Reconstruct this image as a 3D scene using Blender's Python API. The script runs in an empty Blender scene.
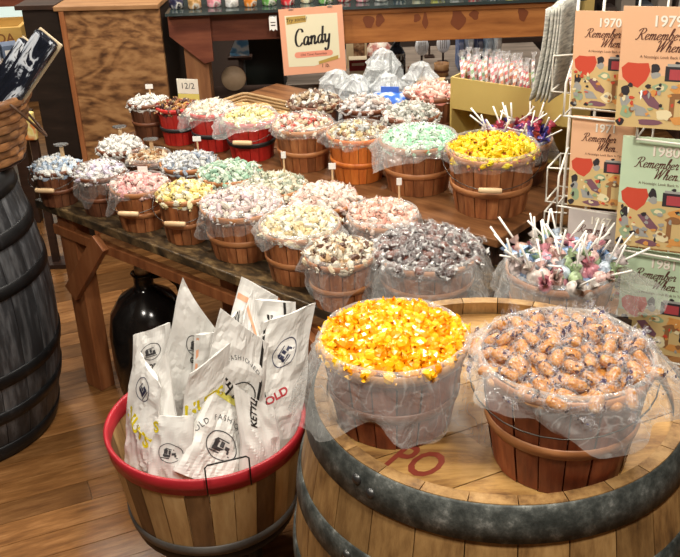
import bpy, math, random
from mathutils import Vector, Matrix, noise

SC = bpy.context.scene
COL = SC.collection
PI = math.pi
random.seed(7)

# ------------------------------------------------------------------ camera
F_PX, PITCH, ROLL, CAM_Z = 950.0, math.radians(27), math.radians(-2.2), 1.85
cam = bpy.data.cameras.new('camera')
cam.sensor_width = 36
cam.lens = F_PX / 680 * 36
cam.clip_start = .05
camo = bpy.data.objects.new('camera', cam)
COL.objects.link(camo)
c_, s_ = math.cos(PITCH), math.sin(PITCH)
r0, u0, fw = Vector((1, 0, 0)), Vector((0, s_, c_)), Vector((0, c_, -s_))
rt = r0 * math.cos(ROLL) + u0 * math.sin(ROLL)
up = u0 * math.cos(ROLL) - r0 * math.sin(ROLL)
camo.matrix_world = Matrix(((rt.x, up.x, -fw.x, 0), (rt.y, up.y, -fw.y, 0), (rt.z, up.z, -fw.z, CAM_Z), (0, 0, 0, 1)))
SC.camera = camo

# ------------------------------------------------------------------ world, lamps, exposure
world = bpy.data.worlds.new('world')
SC.world = world
world.use_nodes = True
world.node_tree.nodes['Background'].inputs[0].default_value = (1, .93, .84, 1)
world.node_tree.nodes['Background'].inputs[1].default_value = .07
SC.view_settings.view_transform = 'Standard'
SC.view_settings.look = 'None'
SC.view_settings.exposure = -0.1
SC.view_settings.gamma = 1
SC.view_settings.use_curve_mapping = False


def area(name, loc, size, watts, color, aim=None):
    l = bpy.data.lights.new(name, 'AREA')
    l.shape = 'DISK'
    l.size = size
    l.energy = watts
    l.color = color
    o = bpy.data.objects.new(name, l)
    COL.objects.link(o)
    o.location = loc
    if aim:
        o.rotation_euler = (Vector(aim) - Vector(loc)).to_track_quat('-Z', 'Y').to_euler()
    return o


WARM = (1, .93, .82)
area('ceiling_lamp', (.5, .5, 2.75), .35, 44, WARM, (.25, 1.5, .8))
area('ceiling_lamp', (-.9, .7, 2.75), .35, 26, WARM, (-.4, 2.1, .5))
area('ceiling_lamp', (-.25, 2.2, 2.75), .3, 22, WARM)
area('ceiling_lamp', (.9, 2.6, 2.75), .3, 22, WARM)
area('ceiling_lamp', (-1.3, 2.9, 2.75), .3, 30, WARM, (-1.0, 3.5, .8))  # extra light added here to brighten the plywood cabinet
area('ceiling_lamp', (.1, 3.5, 2.75), .4, 26, WARM)
area('ceiling_lamp', (.6, 4.7, 2.75), .4, 34, WARM)
area('ceiling_lamp', (-1.6, 4.6, 2.75), .4, 40, WARM)

# ------------------------------------------------------------------ table frame
TA = math.radians(-41)
TE1 = Vector((math.cos(TA), math.sin(TA)))
TE2 = Vector((-TE1.y, TE1.x))
TC = Vector((-.923, 2.842))


def T(a, b, z=0):
    p = TC + TE1 * a + TE2 * b
    return Vector((p.x, p.y, z))


# ------------------------------------------------------------------ materials
MATS = {}


def nmat(name):
    m = bpy.data.materials.new(name)
    m.use_nodes = True
    nt = m.node_tree
    return m, nt, nt.nodes['Principled BSDF']


def add(nt, t, **kw):
    n = nt.nodes.new(t)
    for k, v in kw.items():
        setattr(n, k, v)
    return n


def ramp(nt, fac, stops, interp='LINEAR'):
    r = add(nt, 'ShaderNodeValToRGB')
    cr = r.color_ramp
    cr.interpolation = interp
    while len(cr.elements) > 1:
        cr.elements.remove(cr.elements[-1])
    for i, (p, c) in enumerate(stops):
        e = cr.elements[0] if i == 0 else cr.elements.new(p)
        e.position = p
        e.color = (*c, 1)
    nt.links.new(fac, r.inputs[0])
    return r.outputs[0]


def rand_out(nt, obj=True, isl=True):
    g = add(nt, 'ShaderNodeNewGeometry')
    if not obj:
        return g.outputs['Random Per Island']
    oi = add(nt, 'ShaderNodeObjectInfo')
    a = add(nt, 'ShaderNodeMath', operation='ADD')
    nt.links.new(g.outputs['Random Per Island'], a.inputs[0])
    nt.links.new(oi.outputs['Random'], a.inputs[1])
    f = add(nt, 'ShaderNodeMath', operation='FRACT')
    nt.links.new(a.outputs[0], f.inputs[0])
    return f.outputs[0]


def plain(name, color, rough=.5, metal=0., coat=0., spec=.5):
    if name in MATS:
        return MATS[name]
    m, nt, b = nmat(name)
    b.inputs['Base Color'].default_value = (*color, 1)
    b.inputs['Roughness'].default_value = rough
    b.inputs['Metallic'].default_value = metal
    b.inputs['Coat Weight'].default_value = coat
    b.inputs['Specular IOR Level'].default_value = spec
    MATS[name] = m
    return m


def noisy(name, stops, scale=6, stretch=(1, 1, 1), rough=.6, detail=6, island=0., bump=0., distort=0., metal=0., spec=.5, rough2=None, nrough=.6):
    """Colour from a stretched noise in object space, each separate board a little lighter or darker."""
    if name in MATS:
        return MATS[name]
    m, nt, b = nmat(name)
    L = nt.links.new
    tc = add(nt, 'ShaderNodeTexCoord')
    mp = add(nt, 'ShaderNodeMapping')
    mp.inputs['Scale'].default_value = stretch
    L(tc.outputs['Object'], mp.inputs[0])
    vec = mp.outputs[0]
    rnd = rand_out(nt, False)
    if island:
        off = add(nt, 'ShaderNodeVectorMath', operation='SCALE')
        off.inputs[0].default_value = (13, 7, 5)
        L(rnd, off.inputs['Scale'])
        ad = add(nt, 'ShaderNodeVectorMath', operation='ADD')
        L(vec, ad.inputs[0])
        L(off.outputs[0], ad.inputs[1])
        vec = ad.outputs[0]
    n = add(nt, 'ShaderNodeTexNoise')
    n.inputs['Scale'].default_value = scale
    n.inputs['Detail'].default_value = detail
    n.inputs['Roughness'].default_value = nrough
    n.inputs['Distortion'].default_value = distort
    L(vec, n.inputs['Vector'])
    col = ramp(nt, n.outputs['Fac'], stops)
    if island:
        h = add(nt, 'ShaderNodeHueSaturation')
        mr = add(nt, 'ShaderNodeMapRange')
        mr.inputs['To Min'].default_value = 1 - island
        mr.inputs['To Max'].default_value = 1 + island
        L(rnd, mr.inputs[0])
        L(mr.outputs[0], h.inputs['Value'])
        L(col, h.inputs['Color'])
        col = h.outputs[0]
    L(col, b.inputs['Base Color'])
    b.inputs['Roughness'].default_value = rough
    b.inputs['Metallic'].default_value = metal
    b.inputs['Specular IOR Level'].default_value = spec
    if rough2 is not None:
        mr = add(nt, 'ShaderNodeMapRange')
        mr.inputs['To Min'].default_value = rough
        mr.inputs['To Max'].default_value = rough2
        L(n.outputs['Fac'], mr.inputs[0])
        L(mr.outputs[0], b.inputs['Roughness'])
    if bump:
        bp = add(nt, 'ShaderNodeBump')
        bp.inputs['Strength'].default_value = bump
        bp.inputs['Distance'].default_value = .004
        L(n.outputs['Fac'], bp.inputs['Height'])
        L(bp.outputs[0], b.inputs['Normal'])
    MATS[name] = m
    return m


def palette(name, cols, rough=.45, subsurf=0., coat=0., mottled=0.):
    """Each candy picks one colour of its kind."""
    if name in MATS:
        return MATS[name]
    m, nt, b = nmat(name)
    L = nt.links.new
    col = ramp(nt, rand_out(nt), [(i / len(cols), c) for i, c in enumerate(cols)], 'CONSTANT')
    if mottled:
        tc = add(nt, 'ShaderNodeTexCoord')
        n = add(nt, 'ShaderNodeTexNoise')
        n.inputs['Scale'].default_value = 130
        n.inputs['Detail'].default_value = 2
        L(tc.outputs['Object'], n.inputs['Vector'])
        w = ramp(nt, n.outputs['Fac'], [(.42, (1, 1, 1)), (.62, (1 - mottled,) * 3)])
        mx = add(nt, 'ShaderNodeMix', data_type='RGBA', blend_type='MULTIPLY')
        mx.inputs[0].default_value = 1
        L(col, mx.inputs[6])
        L(w, mx.inputs[7])
        col = mx.outputs[2]
    L(col, b.inputs['Base Color'])
    b.inputs['Roughness'].default_value = rough
    b.inputs['Coat Weight'].default_value = coat
    b.inputs['Coat Roughness'].default_value = .15
    if subsurf:
        b.inputs['Subsurface Weight'].default_value = subsurf
        b.inputs['Subsurface Radius'].default_value = (.01, .006, .004)
        b.inputs['Subsurface Scale'].default_value = .5
    MATS[name] = m
    return m


def film(name, cover=.25, tint=(.93, .93, .93), rough=.12, wrinkle=30, edge=.5, bump=.8, print_col=None, print_scale=60, print_at=.6, glint_streak=.3):
    """Clear crinkled plastic: mostly see-through, milky edge-on, with sharp glints and pale glint streaks painted into its opacity."""
    if name in MATS:
        return MATS[name]
    m, nt, b = nmat(name)
    L = nt.links.new
    tc = add(nt, 'ShaderNodeTexCoord')
    n = add(nt, 'ShaderNodeTexNoise')
    n.inputs['Scale'].default_value = wrinkle
    n.inputs['Detail'].default_value = 3
    n.inputs['Distortion'].default_value = 1.6
    L(tc.outputs['Object'], n.inputs['Vector'])
    bp = add(nt, 'ShaderNodeBump')
    bp.inputs['Strength'].default_value = bump
    bp.inputs['Distance'].default_value = .006
    L(n.outputs['Fac'], bp.inputs['Height'])
    L(bp.outputs[0], b.inputs['Normal'])
    b.inputs['Base Color'].default_value = (*tint, 1)
    b.inputs['Roughness'].default_value = rough
    b.inputs['Specular IOR Level'].default_value = .9
    lw = add(nt, 'ShaderNodeLayerWeight')
    lw.inputs[0].default_value = .25
    mr = add(nt, 'ShaderNodeMapRange')
    mr.inputs['To Min'].default_value = cover
    mr.inputs['To Max'].default_value = min(1, cover + edge)
    L(lw.outputs['Facing'], mr.inputs[0])
    n3 = add(nt, 'ShaderNodeTexNoise')
    n3.inputs['Scale'].default_value = wrinkle * .7
    n3.inputs['Detail'].default_value = 2
    n3.inputs['Distortion'].default_value = 2.2
    L(tc.outputs['Object'], n3.inputs['Vector'])
    cz = ramp(nt, n3.outputs['Fac'], [(.465, (0, 0, 0)), (.5, (glint_streak,) * 3), (.535, (0, 0, 0))])  # thin noise bands made more opaque to imitate glints on the film
    sm = add(nt, 'ShaderNodeMath', operation='ADD', use_clamp=True)
    L(mr.outputs[0], sm.inputs[0])
    L(cz, sm.inputs[1])
    fac = sm.outputs[0]
    if print_col:
        n2 = add(nt, 'ShaderNodeTexNoise')
        n2.inputs['Scale'].default_value = print_scale
        n2.inputs['Detail'].default_value = 1
        L(tc.outputs['Object'], n2.inputs['Vector'])
        st = add(nt, 'ShaderNodeMath', operation='GREATER_THAN')
        st.inputs[1].default_value = print_at
        L(n2.outputs['Fac'], st.inputs[0])
        mx = add(nt, 'ShaderNodeMix', data_type='RGBA')
        L(st.outputs[0], mx.inputs[0])
        mx.inputs[6].default_value = (*tint, 1)
        mx.inputs[7].default_value = (*print_col, 1)
        L(mx.outputs[2], b.inputs['Base Color'])
        mxx = add(nt, 'ShaderNodeMath', operation='MAXIMUM')
        sc = add(nt, 'ShaderNodeMath', operation='MULTIPLY')
        sc.inputs[1].default_value = .85
        L(st.outputs[0], sc.inputs[0])
        L(fac, mxx.inputs[0])
        L(sc.outputs[0], mxx.inputs[1])
        fac = mxx.outputs[0]
    tr = add(nt, 'ShaderNodeBsdfTransparent')
    mix = add(nt, 'ShaderNodeMixShader')
    L(fac, mix.inputs[0])
    L(tr.outputs[0], mix.inputs[1])
    L(b.outputs[0], mix.inputs[2])
    L(mix.outputs[0], nt.nodes['Material Output'].inputs[0])
    MATS[name] = m
    return m


def plywood(name):
    m, nt, b = nmat(name)
    L = nt.links.new
    tc = add(nt, 'ShaderNodeTexCoord')
    mp = add(nt, 'ShaderNodeMapping')
    mp.inputs['Scale'].default_value = (1.3, 1, 3.2)
    L(tc.outputs['Object'], mp.inputs[0])
    n = add(nt, 'ShaderNodeTexNoise')
    n.inputs['Scale'].default_value = 1.4
    n.inputs['Detail'].default_value = 4
    n.inputs['Distortion'].default_value = .8
    L(mp.outputs[0], n.inputs['Vector'])
    mul = add(nt, 'ShaderNodeMath', operation='MULTIPLY')
    mul.inputs[1].default_value = 9
    L(n.outputs['Fac'], mul.inputs[0])
    fr = add(nt, 'ShaderNodeMath', operation='PINGPONG')
    fr.inputs[1].default_value = .5
    L(mul.outputs[0], fr.inputs[0])
    n2 = add(nt, 'ShaderNodeTexNoise')
    n2.inputs['Scale'].default_value = 14
    n2.inputs['Detail'].default_value = 6
    L(mp.outputs[0], n2.inputs['Vector'])
    ad = add(nt, 'ShaderNodeMath', operation='MULTIPLY_ADD')
    ad.inputs[1].default_value = .55
    L(fr.outputs[0], ad.inputs[0])
    L(n2.outputs['Fac'], ad.inputs[2])
    col = ramp(nt, ad.outputs[0], [(.34, (.07, .028, .011)), (.52, (.18, .080, .03)), (.68, (.30, .145, .055)), (.84, (.40, .21, .085))])
    L(col, b.inputs['Base Color'])
    b.inputs['Roughness'].default_value = .5
    MATS[name] = m
    return m


BR = noisy('brown_splint', [(.25, (.13, .036, .012)), (.5, (.30, .102, .033)), (.75, (.47, .20, .075))], 9, (6, 6, .8), .5, island=.28, bump=.2)
DB = noisy('dark_splint', [(.25, (.06, .02, .010)), (.5, (.13, .045, .02)), (.75, (.22, .09, .04))], 9, (6, 6, .8), .5, island=.28, bump=.2)
RB = noisy('red_brown_splint', [(.25, (.11, .024, .010)), (.5, (.26, .062, .024)), (.75, (.40, .125, .05))], 9, (6, 6, .8), .45, island=.25, bump=.2)
RD = noisy('red_painted_splint', [(.25, (.32, .012, .010)), (.5, (.50, .022, .016)), (.75, (.62, .05, .03))], 7, (6, 6, .8), .4, island=.12)
OG = noisy('orange_splint', [(.25, (.40, .09, .015)), (.5, (.60, .16, .025)), (.75, (.72, .26, .05))], 7, (6, 6, .8), .45, island=.14)
TN = noisy('tan_splint', [(.25, (.30, .14, .05)), (.5, (.48, .25, .10)), (.75, (.62, .36, .16))], 9, (6, 6, .8), .5, island=.22)
HB = noisy('band_wood', [(.25, (.28, .10, .035)), (.5, (.42, .17, .06)), (.75, (.55, .26, .11))], 7, (1, 1, 8), .45)
HDK = noisy('dark_band_wood', [(.25, (.10, .03, .015)), (.6, (.20, .07, .03)), (.8, (.30, .12, .06))], 7, (1, 1, 8), .45)
HBLK = plain('black_band', (.02, .018, .018), .5)
GRIP = noisy('pale_grip_wood', [(.3, (.56, .36, .18)), (.7, (.74, .54, .32))], 12, (1, 1, 1), .5)
WIRE = plain('dark_wire', (.10, .09, .08), .35, .9)
WHITEWIRE = plain('white_wire', (.82, .79, .70), .3, .0, .3)
PAPERW = plain('white_card', (.86, .85, .81), .6)
BLACK = plain('black_ink', (.015, .013, .012), .5)
INKB = plain('brown_ink', (.10, .03, .02), .5)
YEL = plain('yellow_ink', (.66, .54, .0), .5)
PKL = plain('peach_ink', (.85, .42, .25), .5)
LINER = film('clear_liner', .07, (.72, .72, .70), .12, 24, .40, 1., glint_streak=.13)
LINER2 = film('milky_liner', .18, (.70, .70, .68), .11, 19, .42, 1., glint_streak=.15)
CELLO = film('clear_cellophane', .10, (.85, .85, .87), .08, 90, .5, 1.0)
CELLOP = film('printed_cellophane', .04, (.80, .78, .80), .07, 90, .16, 1.0, (.06, .055, .13), 85, .665, glint_streak=.45)
SILV = film('silvery_cellophane', .42, (.62, .65, .66), .12, 26, .5, 1.0, glint_streak=.45)
WAX = palette('waxed_paper', [(.78, .75, .68), (.84, .81, .75), (.70, .67, .60)], .4)


# ------------------------------------------------------------------ mesh builder
class MB:
    def __init__(self):
        self.v, self.f, self.m, self.s = [], [], [], []

    def put(self, vs, fs, m=0, mat=None, smooth=False):
        o = len(self.v)
        for p in vs:
            p = Vector(p)
            self.v.append(mat @ p if mat is not None else p)
        for f in fs:
            self.f.append([i + o for i in f])
            self.m.append(m)
            self.s.append(smooth)
        return self

    def box(self, c, s, m=0, rz=0., mat=None):
        cx, cy, cz = c
        hx, hy, hz = (x / 2 for x in s)
        R = Matrix.Translation((cx, cy, cz)) @ Matrix.Rotation(rz, 4, 'Z')
        if mat is not None:
            R = mat @ R
        vs = [(x, y, z) for x in (-hx, hx) for y in (-hy, hy) for z in (-hz, hz)]
        return self.put(vs, [(0, 1, 3, 2), (4, 6, 7, 5), (0, 4, 5, 1), (2, 3, 7, 6), (0, 2, 6, 4), (1, 5, 7, 3)], m, R)

    def lathe(self, prof, n=16, m=0, mat=None, cap=(False, False), smooth=True, jit=None):
        vs, fs = [], []
        for r, z in prof:
            for i in range(n):
                a = 2 * PI * i / n
                k = jit(a, z) if jit else 1
                vs.append((r * k * math.cos(a), r * k * math.sin(a), z))
        for j in range(len(prof) - 1):
            for i in range(n):
                a, b = j * n + i, j * n + (i + 1) % n
                fs.append((a, b, b + n, a + n))
        if cap[0]:
            fs.append(tuple(reversed(range(n))))
        if cap[1]:
            fs.append(tuple(range((len(prof) - 1) * n, len(prof) * n)))
        return self.put(vs, fs, m, mat, smooth)

    def tube(self, pts, r, n=6, m=0, mat=None, closed=False):
        pts = [Vector(p) for p in pts]
        vs, fs = [], []
        N = len(pts)
        rr = r if isinstance(r, (list, tuple)) else [r] * N
        ref = None
        for i, p in enumerate(pts):
            if closed:
                d = pts[(i + 1) % N] - pts[i - 1]
            else:
                d = pts[min(i + 1, N - 1)] - pts[max(i - 1, 0)]
            d.normalize()
            if ref is None:
                ref = d.orthogonal().normalized()
            ref = (ref - d * ref.dot(d))
            if ref.length < 1e-6:
                ref = d.orthogonal()
            ref.normalize()
            b = d.cross(ref)
            for k in range(n):
                a = 2 * PI * k / n
                vs.append(p + (ref * math.cos(a) + b * math.sin(a)) * rr[i])
        for j in range(N if closed else N - 1):
            for k in range(n):
                a, b = j * n + k, j * n + (k + 1) % n
                a2, b2 = ((j + 1) % N) * n + k, ((j + 1) % N) * n + (k + 1) % n
                fs.append((a, b, b2, a2))
        if not closed:
            fs.append(tuple(reversed(range(n))))
            fs.append(tuple(range((N - 1) * n, N * n)))
        return self.put(vs, fs, m, mat, True)

    def mesh(self, name, mats):
        me = bpy.data.meshes.new(name)
        me.from_pydata([tuple(p) for p in self.v], [], self.f)
        for x in (mats if isinstance(mats, (list, tuple)) else [mats]):
            me.materials.append(x)
        me.polygons.foreach_set('material_index', self.m)
        me.polygons.foreach_set('use_smooth', self.s)
        me.update()
        return me

    def obj(self, name, mats, parent=None, bevel=0.):
        o = bpy.data.objects.new(name, self.mesh(name, mats))
        COL.objects.link(o)
        if parent is not None:
            o.parent = parent
        if bevel:
            b = o.modifiers.new('bevel', 'BEVEL')
            b.width = bevel
            b.segments = 2
            b.limit_method = 'ANGLE'
        return o


def tag(o, label, cat, group=None, kind=None):
    o['label'] = label
    if cat:
        o['category'] = cat
    if group:
        o['group'] = group
    if kind:
        o['kind'] = kind
    return o


def thing(name, label, cat, loc=(0, 0, 0), rz=0., group=None):
    o = bpy.data.objects.new(name, None)
    o.empty_display_size = .05
    COL.objects.link(o)
    o.location = loc
    o.rotation_euler = (0, 0, rz)
    return tag(o, label, cat, group)


def struct(name, mb, mats):
    o = mb.obj(name, mats)
    o['kind'] = 'structure'
    o['label'] = STRUCT_LABELS.get(name, name.replace('_', ' '))
    return o


def text_vf(s, size=1., shear=0., align='CENTER', bold=0.):
    cu = bpy.data.curves.new('lettering', 'FONT')
    cu.body = s
    cu.size = size
    cu.shear = shear
    cu.align_x = align
    cu.offset = bold
    cu.resolution_u = 3
    ob = bpy.data.objects.new('lettering', cu)
    COL.objects.link(ob)
    dg = bpy.context.evaluated_depsgraph_get()
    me = bpy.data.meshes.new_from_object(ob.evaluated_get(dg))
    vs = [tuple(v.co) for v in me.vertices]
    fs = [tuple(p.vertices) for p in me.polygons]
    bpy.data.objects.remove(ob)
    bpy.data.meshes.remove(me)
    bpy.data.curves.remove(cu)
    return vs, fs


GLYPH = {
    'R': (1.45, [[(.6, 1.9), (.45, 1.1), (.3, .3), (.08, -.02), (-.1, .12)], [(-.05, 1.45), (.3, 1.9), (.9, 1.98), (1.2, 1.6), (.95, 1.12), (.5, 1.0)], [(.6, 1.0), (.85, .5), (1.1, .05), (1.4, .15)]]),
    'e': (.78, [[(.02, .4), (.4, .52), (.58, .82), (.36, 1.0), (.12, .7), (.12, .25), (.36, 0), (.78, .3)]]),
    'm': (1.32, [[(0, .75), (.16, 1), (.15, .5), (.13, 0)], [(.15, .55), (.4, 1), (.56, .85), (.52, 0)], [(.54, .55), (.82, 1), (.98, .85), (.94, .2), (1.06, 0), (1.3, .3)]]),
    'n': (.9, [[(0, .75), (.16, 1), (.15, .5), (.13, 0)], [(.15, .55), (.4, 1), (.58, .85), (.54, .2), (.66, 0), (.9, .3)]]),
    'b': (.82, [[(0, .4), (.3, 1.2), (.42, 1.85), (.26, 2.0), (.14, 1.5), (.12, .3), (.32, 0), (.6, .3), (.56, .85), (.36, 1.0), (.14, .7)], [(.5, .9), (.82, .8)]]),
    'r': (.72, [[(0, .6), (.16, 1.1), (.24, .92), (.5, .92), (.4, .4), (.48, .04), (.74, .3)]]),
    'W': (1.85, [[(-.1, 1.6), (.12, 1.95), (.34, 1.7), (.36, .9), (.32, 0)], [(.32, 0), (.7, .9), (1.05, 1.9)], [(1.05, 1.9), (1.0, 1), (.96, 0)], [(.96, 0), (1.35, 1.0), (1.65, 1.8), (1.95, 1.95)]]),
    'h': (.9, [[(0, .4), (.3, 1.2), (.42, 1.85), (.26, 2.0), (.14, 1.4), (.1, 0)], [(.12, .5), (.4, 1), (.58, .85), (.54, .2), (.66, 0), (.9, .3)]]),
    'C': (1.05, [[(.95, 1.55), (.82, 1.9), (.45, 1.95), (.14, 1.4), (.08, .7), (.25, .12), (.6, -.02), (.95, .35)]]),
    'a': (.85, [[(.6, .85), (.36, 1.0), (.1, .65), (.12, .15), (.36, .05), (.6, .6)], [(.62, .98), (.58, .3), (.68, 0), (.88, .3)]]),
    'd': (.85, [[(.6, .85), (.36, 1.0), (.1, .65), (.12, .15), (.36, .05), (.6, .6)], [(.66, 2.0), (.62, 1.1), (.58, .3), (.68, 0), (.88, .3)]]),
    'y': (.85, [[(0, .85), (.12, 1), (.14, .35), (.34, .05), (.58, .5)], [(.64, 1), (.6, .1), (.5, -.7), (.25, -.9), (.12, -.6)]]),
    '.': (.3, [[(.05, .02), (.12, .12)]]),
}


def script_vf(word, xh, nib=.2, thin=.06, slant=.32, squeeze=1.):
    """Pen lettering: strokes thick on the way down and thin on the way up. Returns flat vertices and faces, left end at 0."""
    vs, fs, x = [], [], 0.
    for ch in word:
        adv, strokes = GLYPH[ch]
        for st in strokes:
            P = [Vector((a * squeeze + x, b)) for a, b in st]
            Q = []
            for i in range(len(P) - 1):
                p0, p1, p2, p3 = P[max(i - 1, 0)], P[i], P[i + 1], P[min(i + 2, len(P) - 1)]
                for k in range(5):
                    t = k / 5
                    Q.append(.5 * ((2 * p1) + (p2 - p0) * t + (2 * p0 - 5 * p1 + 4 * p2 - p3) * t * t + (3 * p1 - p0 - 3 * p2 + p3) * t ** 3))
            Q.append(P[-1])
            o = len(vs)
            for i, q in enumerate(Q):
                d = (Q[min(i + 1, len(Q) - 1)] - Q[max(i - 1, 0)])
                d = d.normalized() if d.length > 1e-6 else Vector((1, 0))
                w = (thin + (nib - thin) * abs(d.y) ** 1.5) / 2
                nn = Vector((-d.y, d.x)) * w
                for e in (q + nn, q - nn):
                    vs.append(((e.x + slant * e.y) * xh, e.y * xh, 0))
            for i in range(len(Q) - 1):
                a = o + 2 * i
                fs.append((a, a + 1, a + 3, a + 2))
        x += adv * squeeze
    return vs, fs, x * xh


STRUCT_LABELS = {
    'floor': 'brown wooden plank floor of the shop',
    'wall_back': 'dark brown far wall of the shop',
    'wall_left': 'dark brown left wall of the shop',
    'wall_right': 'dark brown right wall of the shop',
    'wall_front': 'brown wall on the near side of the shop',
    'ceiling': 'dim plaster ceiling of the shop',
    'window_1': 'pale shop window in the far left corner',
}

# ------------------------------------------------------------------ room shell
fl = MB()
ang = math.radians(22)
fdir, fperp = Vector((math.cos(ang), math.sin(ang))), Vector((-math.sin(ang), math.cos(ang)))
rs = random.Random(3)
W = .095
for j in range(-58, 60):
    s = -6.2 + rs.uniform(-.6, .6)
    while s < 8.5:
        ln = rs.uniform(.9, 1.7)
        p = Vector((0, 2.5)) + fdir * (s + ln / 2) + fperp * (j * W)
        if -3.6 < p.x < 3.6 and -2.1 < p.y < 7.3:
            fl.box((p.x, p.y, -.01), (ln - .002, W - .002, .02), 0, ang)
        s += ln
FLOORM = noisy('floor_planks', [(.25, (.09, .034, .010)), (.5, (.21, .092, .028)), (.75, (.38, .19, .072))], 5, (2, 9, 1), .32, island=.32, bump=.1, nrough=.7)
# grain runs along the boards
for nd in FLOORM.node_tree.nodes:
    if nd.type == 'MAPPING':
        nd.vector_type = 'TEXTURE'
        nd.inputs['Rotation'].default_value = (0, 0, ang)
        nd.inputs['Scale'].default_value = (1 / 1.2, 1 / 9, 1)
fl.box((0, 2.6, -.06), (7, 9.4, .07), 0)
struct('floor', fl, FLOORM)
DKWALL = noisy('dark_wall', [(.3, (.02, .012, .009)), (.6, (.045, .026, .018)), (.8, (.08, .045, .03))], 2.5, (1, 1, .3), .7)
struct('wall_back', MB().box((0, 6.6, 1.45), (6.6, .1, 2.95)), DKWALL)
struct('wall_left', MB().box((-3.25, 2.5, 1.45), (.1, 8.1, 2.95)), DKWALL)
struct('wall_right', MB().box((3.25, 2.5, 1.45), (.1, 8.1, 2.95)), DKWALL)
struct('wall_front', MB().box((0, -1.6, 1.45), (6.6, .1, 2.95)), noisy('tan_wall', [(.3, (.35, .26, .18)), (.7, (.45, .35, .25))], 2, rough=.8))
struct('ceiling', MB().box((0, 2.5, 2.95), (6.6, 8.3, .08)), plain('ceiling_paint', (.5, .46, .4), .8))


# ------------------------------------------------------------------ wooden barrels
def barrel(label, loc, H, Rh, Rb, n, stave_mat, head_mat, hoop_mat, hoops, croze=.015, rivet_ang=None, head_boards=6, head_rot=0., zrot=0.):
    root = thing('wine_barrel', label, 'barrel', loc, zrot)

    def rad(z):
        k = (z - H / 2) / (H / 2)
        return Rb - (Rb - Rh) * k * k

    mb = MB()
    zs = [H * i / 12 for i in range(13)]
    for i in range(n):
        a0, a1 = 2 * PI * (i + .012) / n, 2 * PI * (i + .988) / n
        vs, fs = [], []
        K = 3
        for z in zs:
            for q in range(K + 1):
                a = a0 + (a1 - a0) * q / K
                r = rad(z)
                vs.append((r * math.cos(a), r * math.sin(a), z))
        ncol = K + 1
        for z in reversed(zs):
            for q in range(K + 1):
                a = a0 + (a1 - a0) * q / K
                r = rad(z) - .022
                vs.append((r * math.cos(a), r * math.sin(a), z))
        rows = len(zs) * 2
        for j in range(rows):
            for q in range(K):
                A = j * ncol + q
                B = ((j + 1) % rows) * ncol + q
                fs.append((A, A + 1, B + 1, B))
        for q in (0, K):
            for j in range(len(zs) - 1):
                A, B = j * ncol + q, (j + 1) * ncol + q
                C, D = (rows - 2 - j) * ncol + q, (rows - 1 - j) * ncol + q
                fs.append((A, B, C, D) if q else (D, C, B, A))
        mb.put(vs, fs, 0, None, False)
    mb.obj('staves', stave_mat, root)
    hb = MB()
    rr = rad(H) - .02
    w = 2 * rr / head_boards
    for i in range(head_boards):
        y0, y1 = -rr + i * w + .0012, -rr + (i + 1) * w - .0012
        pts = []
        for s in range(9):
            y = y0 + (y1 - y0) * s / 8
            pts.append((math.sqrt(max(rr * rr - y * y, 1e-6)), y))
        poly = pts + [(-x, y) for x, y in reversed(pts)]
        N = len(poly)
        vs = [(x, y, H - croze) for x, y in poly] + [(x, y, H - croze - .02) for x, y in poly]
        hb.put(vs, [tuple(range(N)), tuple(reversed(range(N, 2 * N)))] + [(k, k + N, (k + 1) % N + N, (k + 1) % N) for k in range(N)], 0, Matrix.Rotation(head_rot, 4, 'Z'))
    hb.obj('barrel_head', head_mat, root)
    for hz0, hz1 in hoops:
        h = MB()
        pr = [(rad(hz0) + .001, hz0), (rad(hz0) + .0045, hz0 + .002), (rad((hz0 + hz1) / 2) + .005, (hz0 + hz1) / 2), (rad(hz1) + .0045, hz1 - .002), (rad(hz1) + .0005, hz1)]
        h.lathe(pr, 96)
        ho = h.obj('hoop', hoop_mat, root)
        if rivet_ang is not None:
            zm = (hz0 + hz1) / 2
            for da, dz in ((-.045, .006), (.045, -.006)):
                rv = MB()
                a = rivet_ang + da
                R = rad(zm) + .004
                M_ = Matrix.Translation((R * math.cos(a), R * math.sin(a), zm + dz)) @ Matrix.Rotation(a, 4, 'Z') @ Matrix.Rotation(PI / 2, 4, 'Y')
                rv.lathe([(.0095, 0), (.009, .003), (.006, .006), (.0005, .007)], 12, 0, M_)
                rv.obj('rivet', plain('rivet_steel', (.10, .10, .10), .4, .8), ho)
    return root


OAK = noisy('oak_staves', [(.26, (.06, .03, .012)), (.42, (.22, .115, .038)), (.58, (.38, .22, .08)), (.78, (.52, .33, .14))], 5, (5, 5, .9), .55, island=.22, bump=.25, nrough=.68)
OAKHEAD = noisy('oak_head', [(.27, (.07, .03, .012)), (.40, (.27, .135, .04)), (.53, (.46, .26, .08)), (.75, (.60, .38, .15))], 3.2, (1.4, 6, 4), .5, island=.16, bump=.2, nrough=.72, distort=.4)
GALV = noisy('galvanised_hoop', [(.30, (.018, .022, .020)), (.46, (.055, .062, .057)), (.58, (.12, .13, .12)), (.70, (.32, .33, .31))], 34, (1, 1, 1), .55, detail=8, metal=.35, bump=.2, nrough=.72)
BLKSTAVE = noisy('blackened_staves', [(.25, (.008, .008, .009)), (.48, (.030, .032, .036)), (.68, (.13, .135, .145))], 6, (5, 5, .8), .5, island=.3, bump=.25)  # palest grey puts the sheen of the staves into their colour
BLKHOOP = noisy('blackened_hoop', [(.3, (.006, .006, .0065)), (.6, (.016, .0165, .018)), (.8, (.06, .06, .066))], 12, (1, 1, 1), .45, metal=.4, bump=.1)

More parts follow.
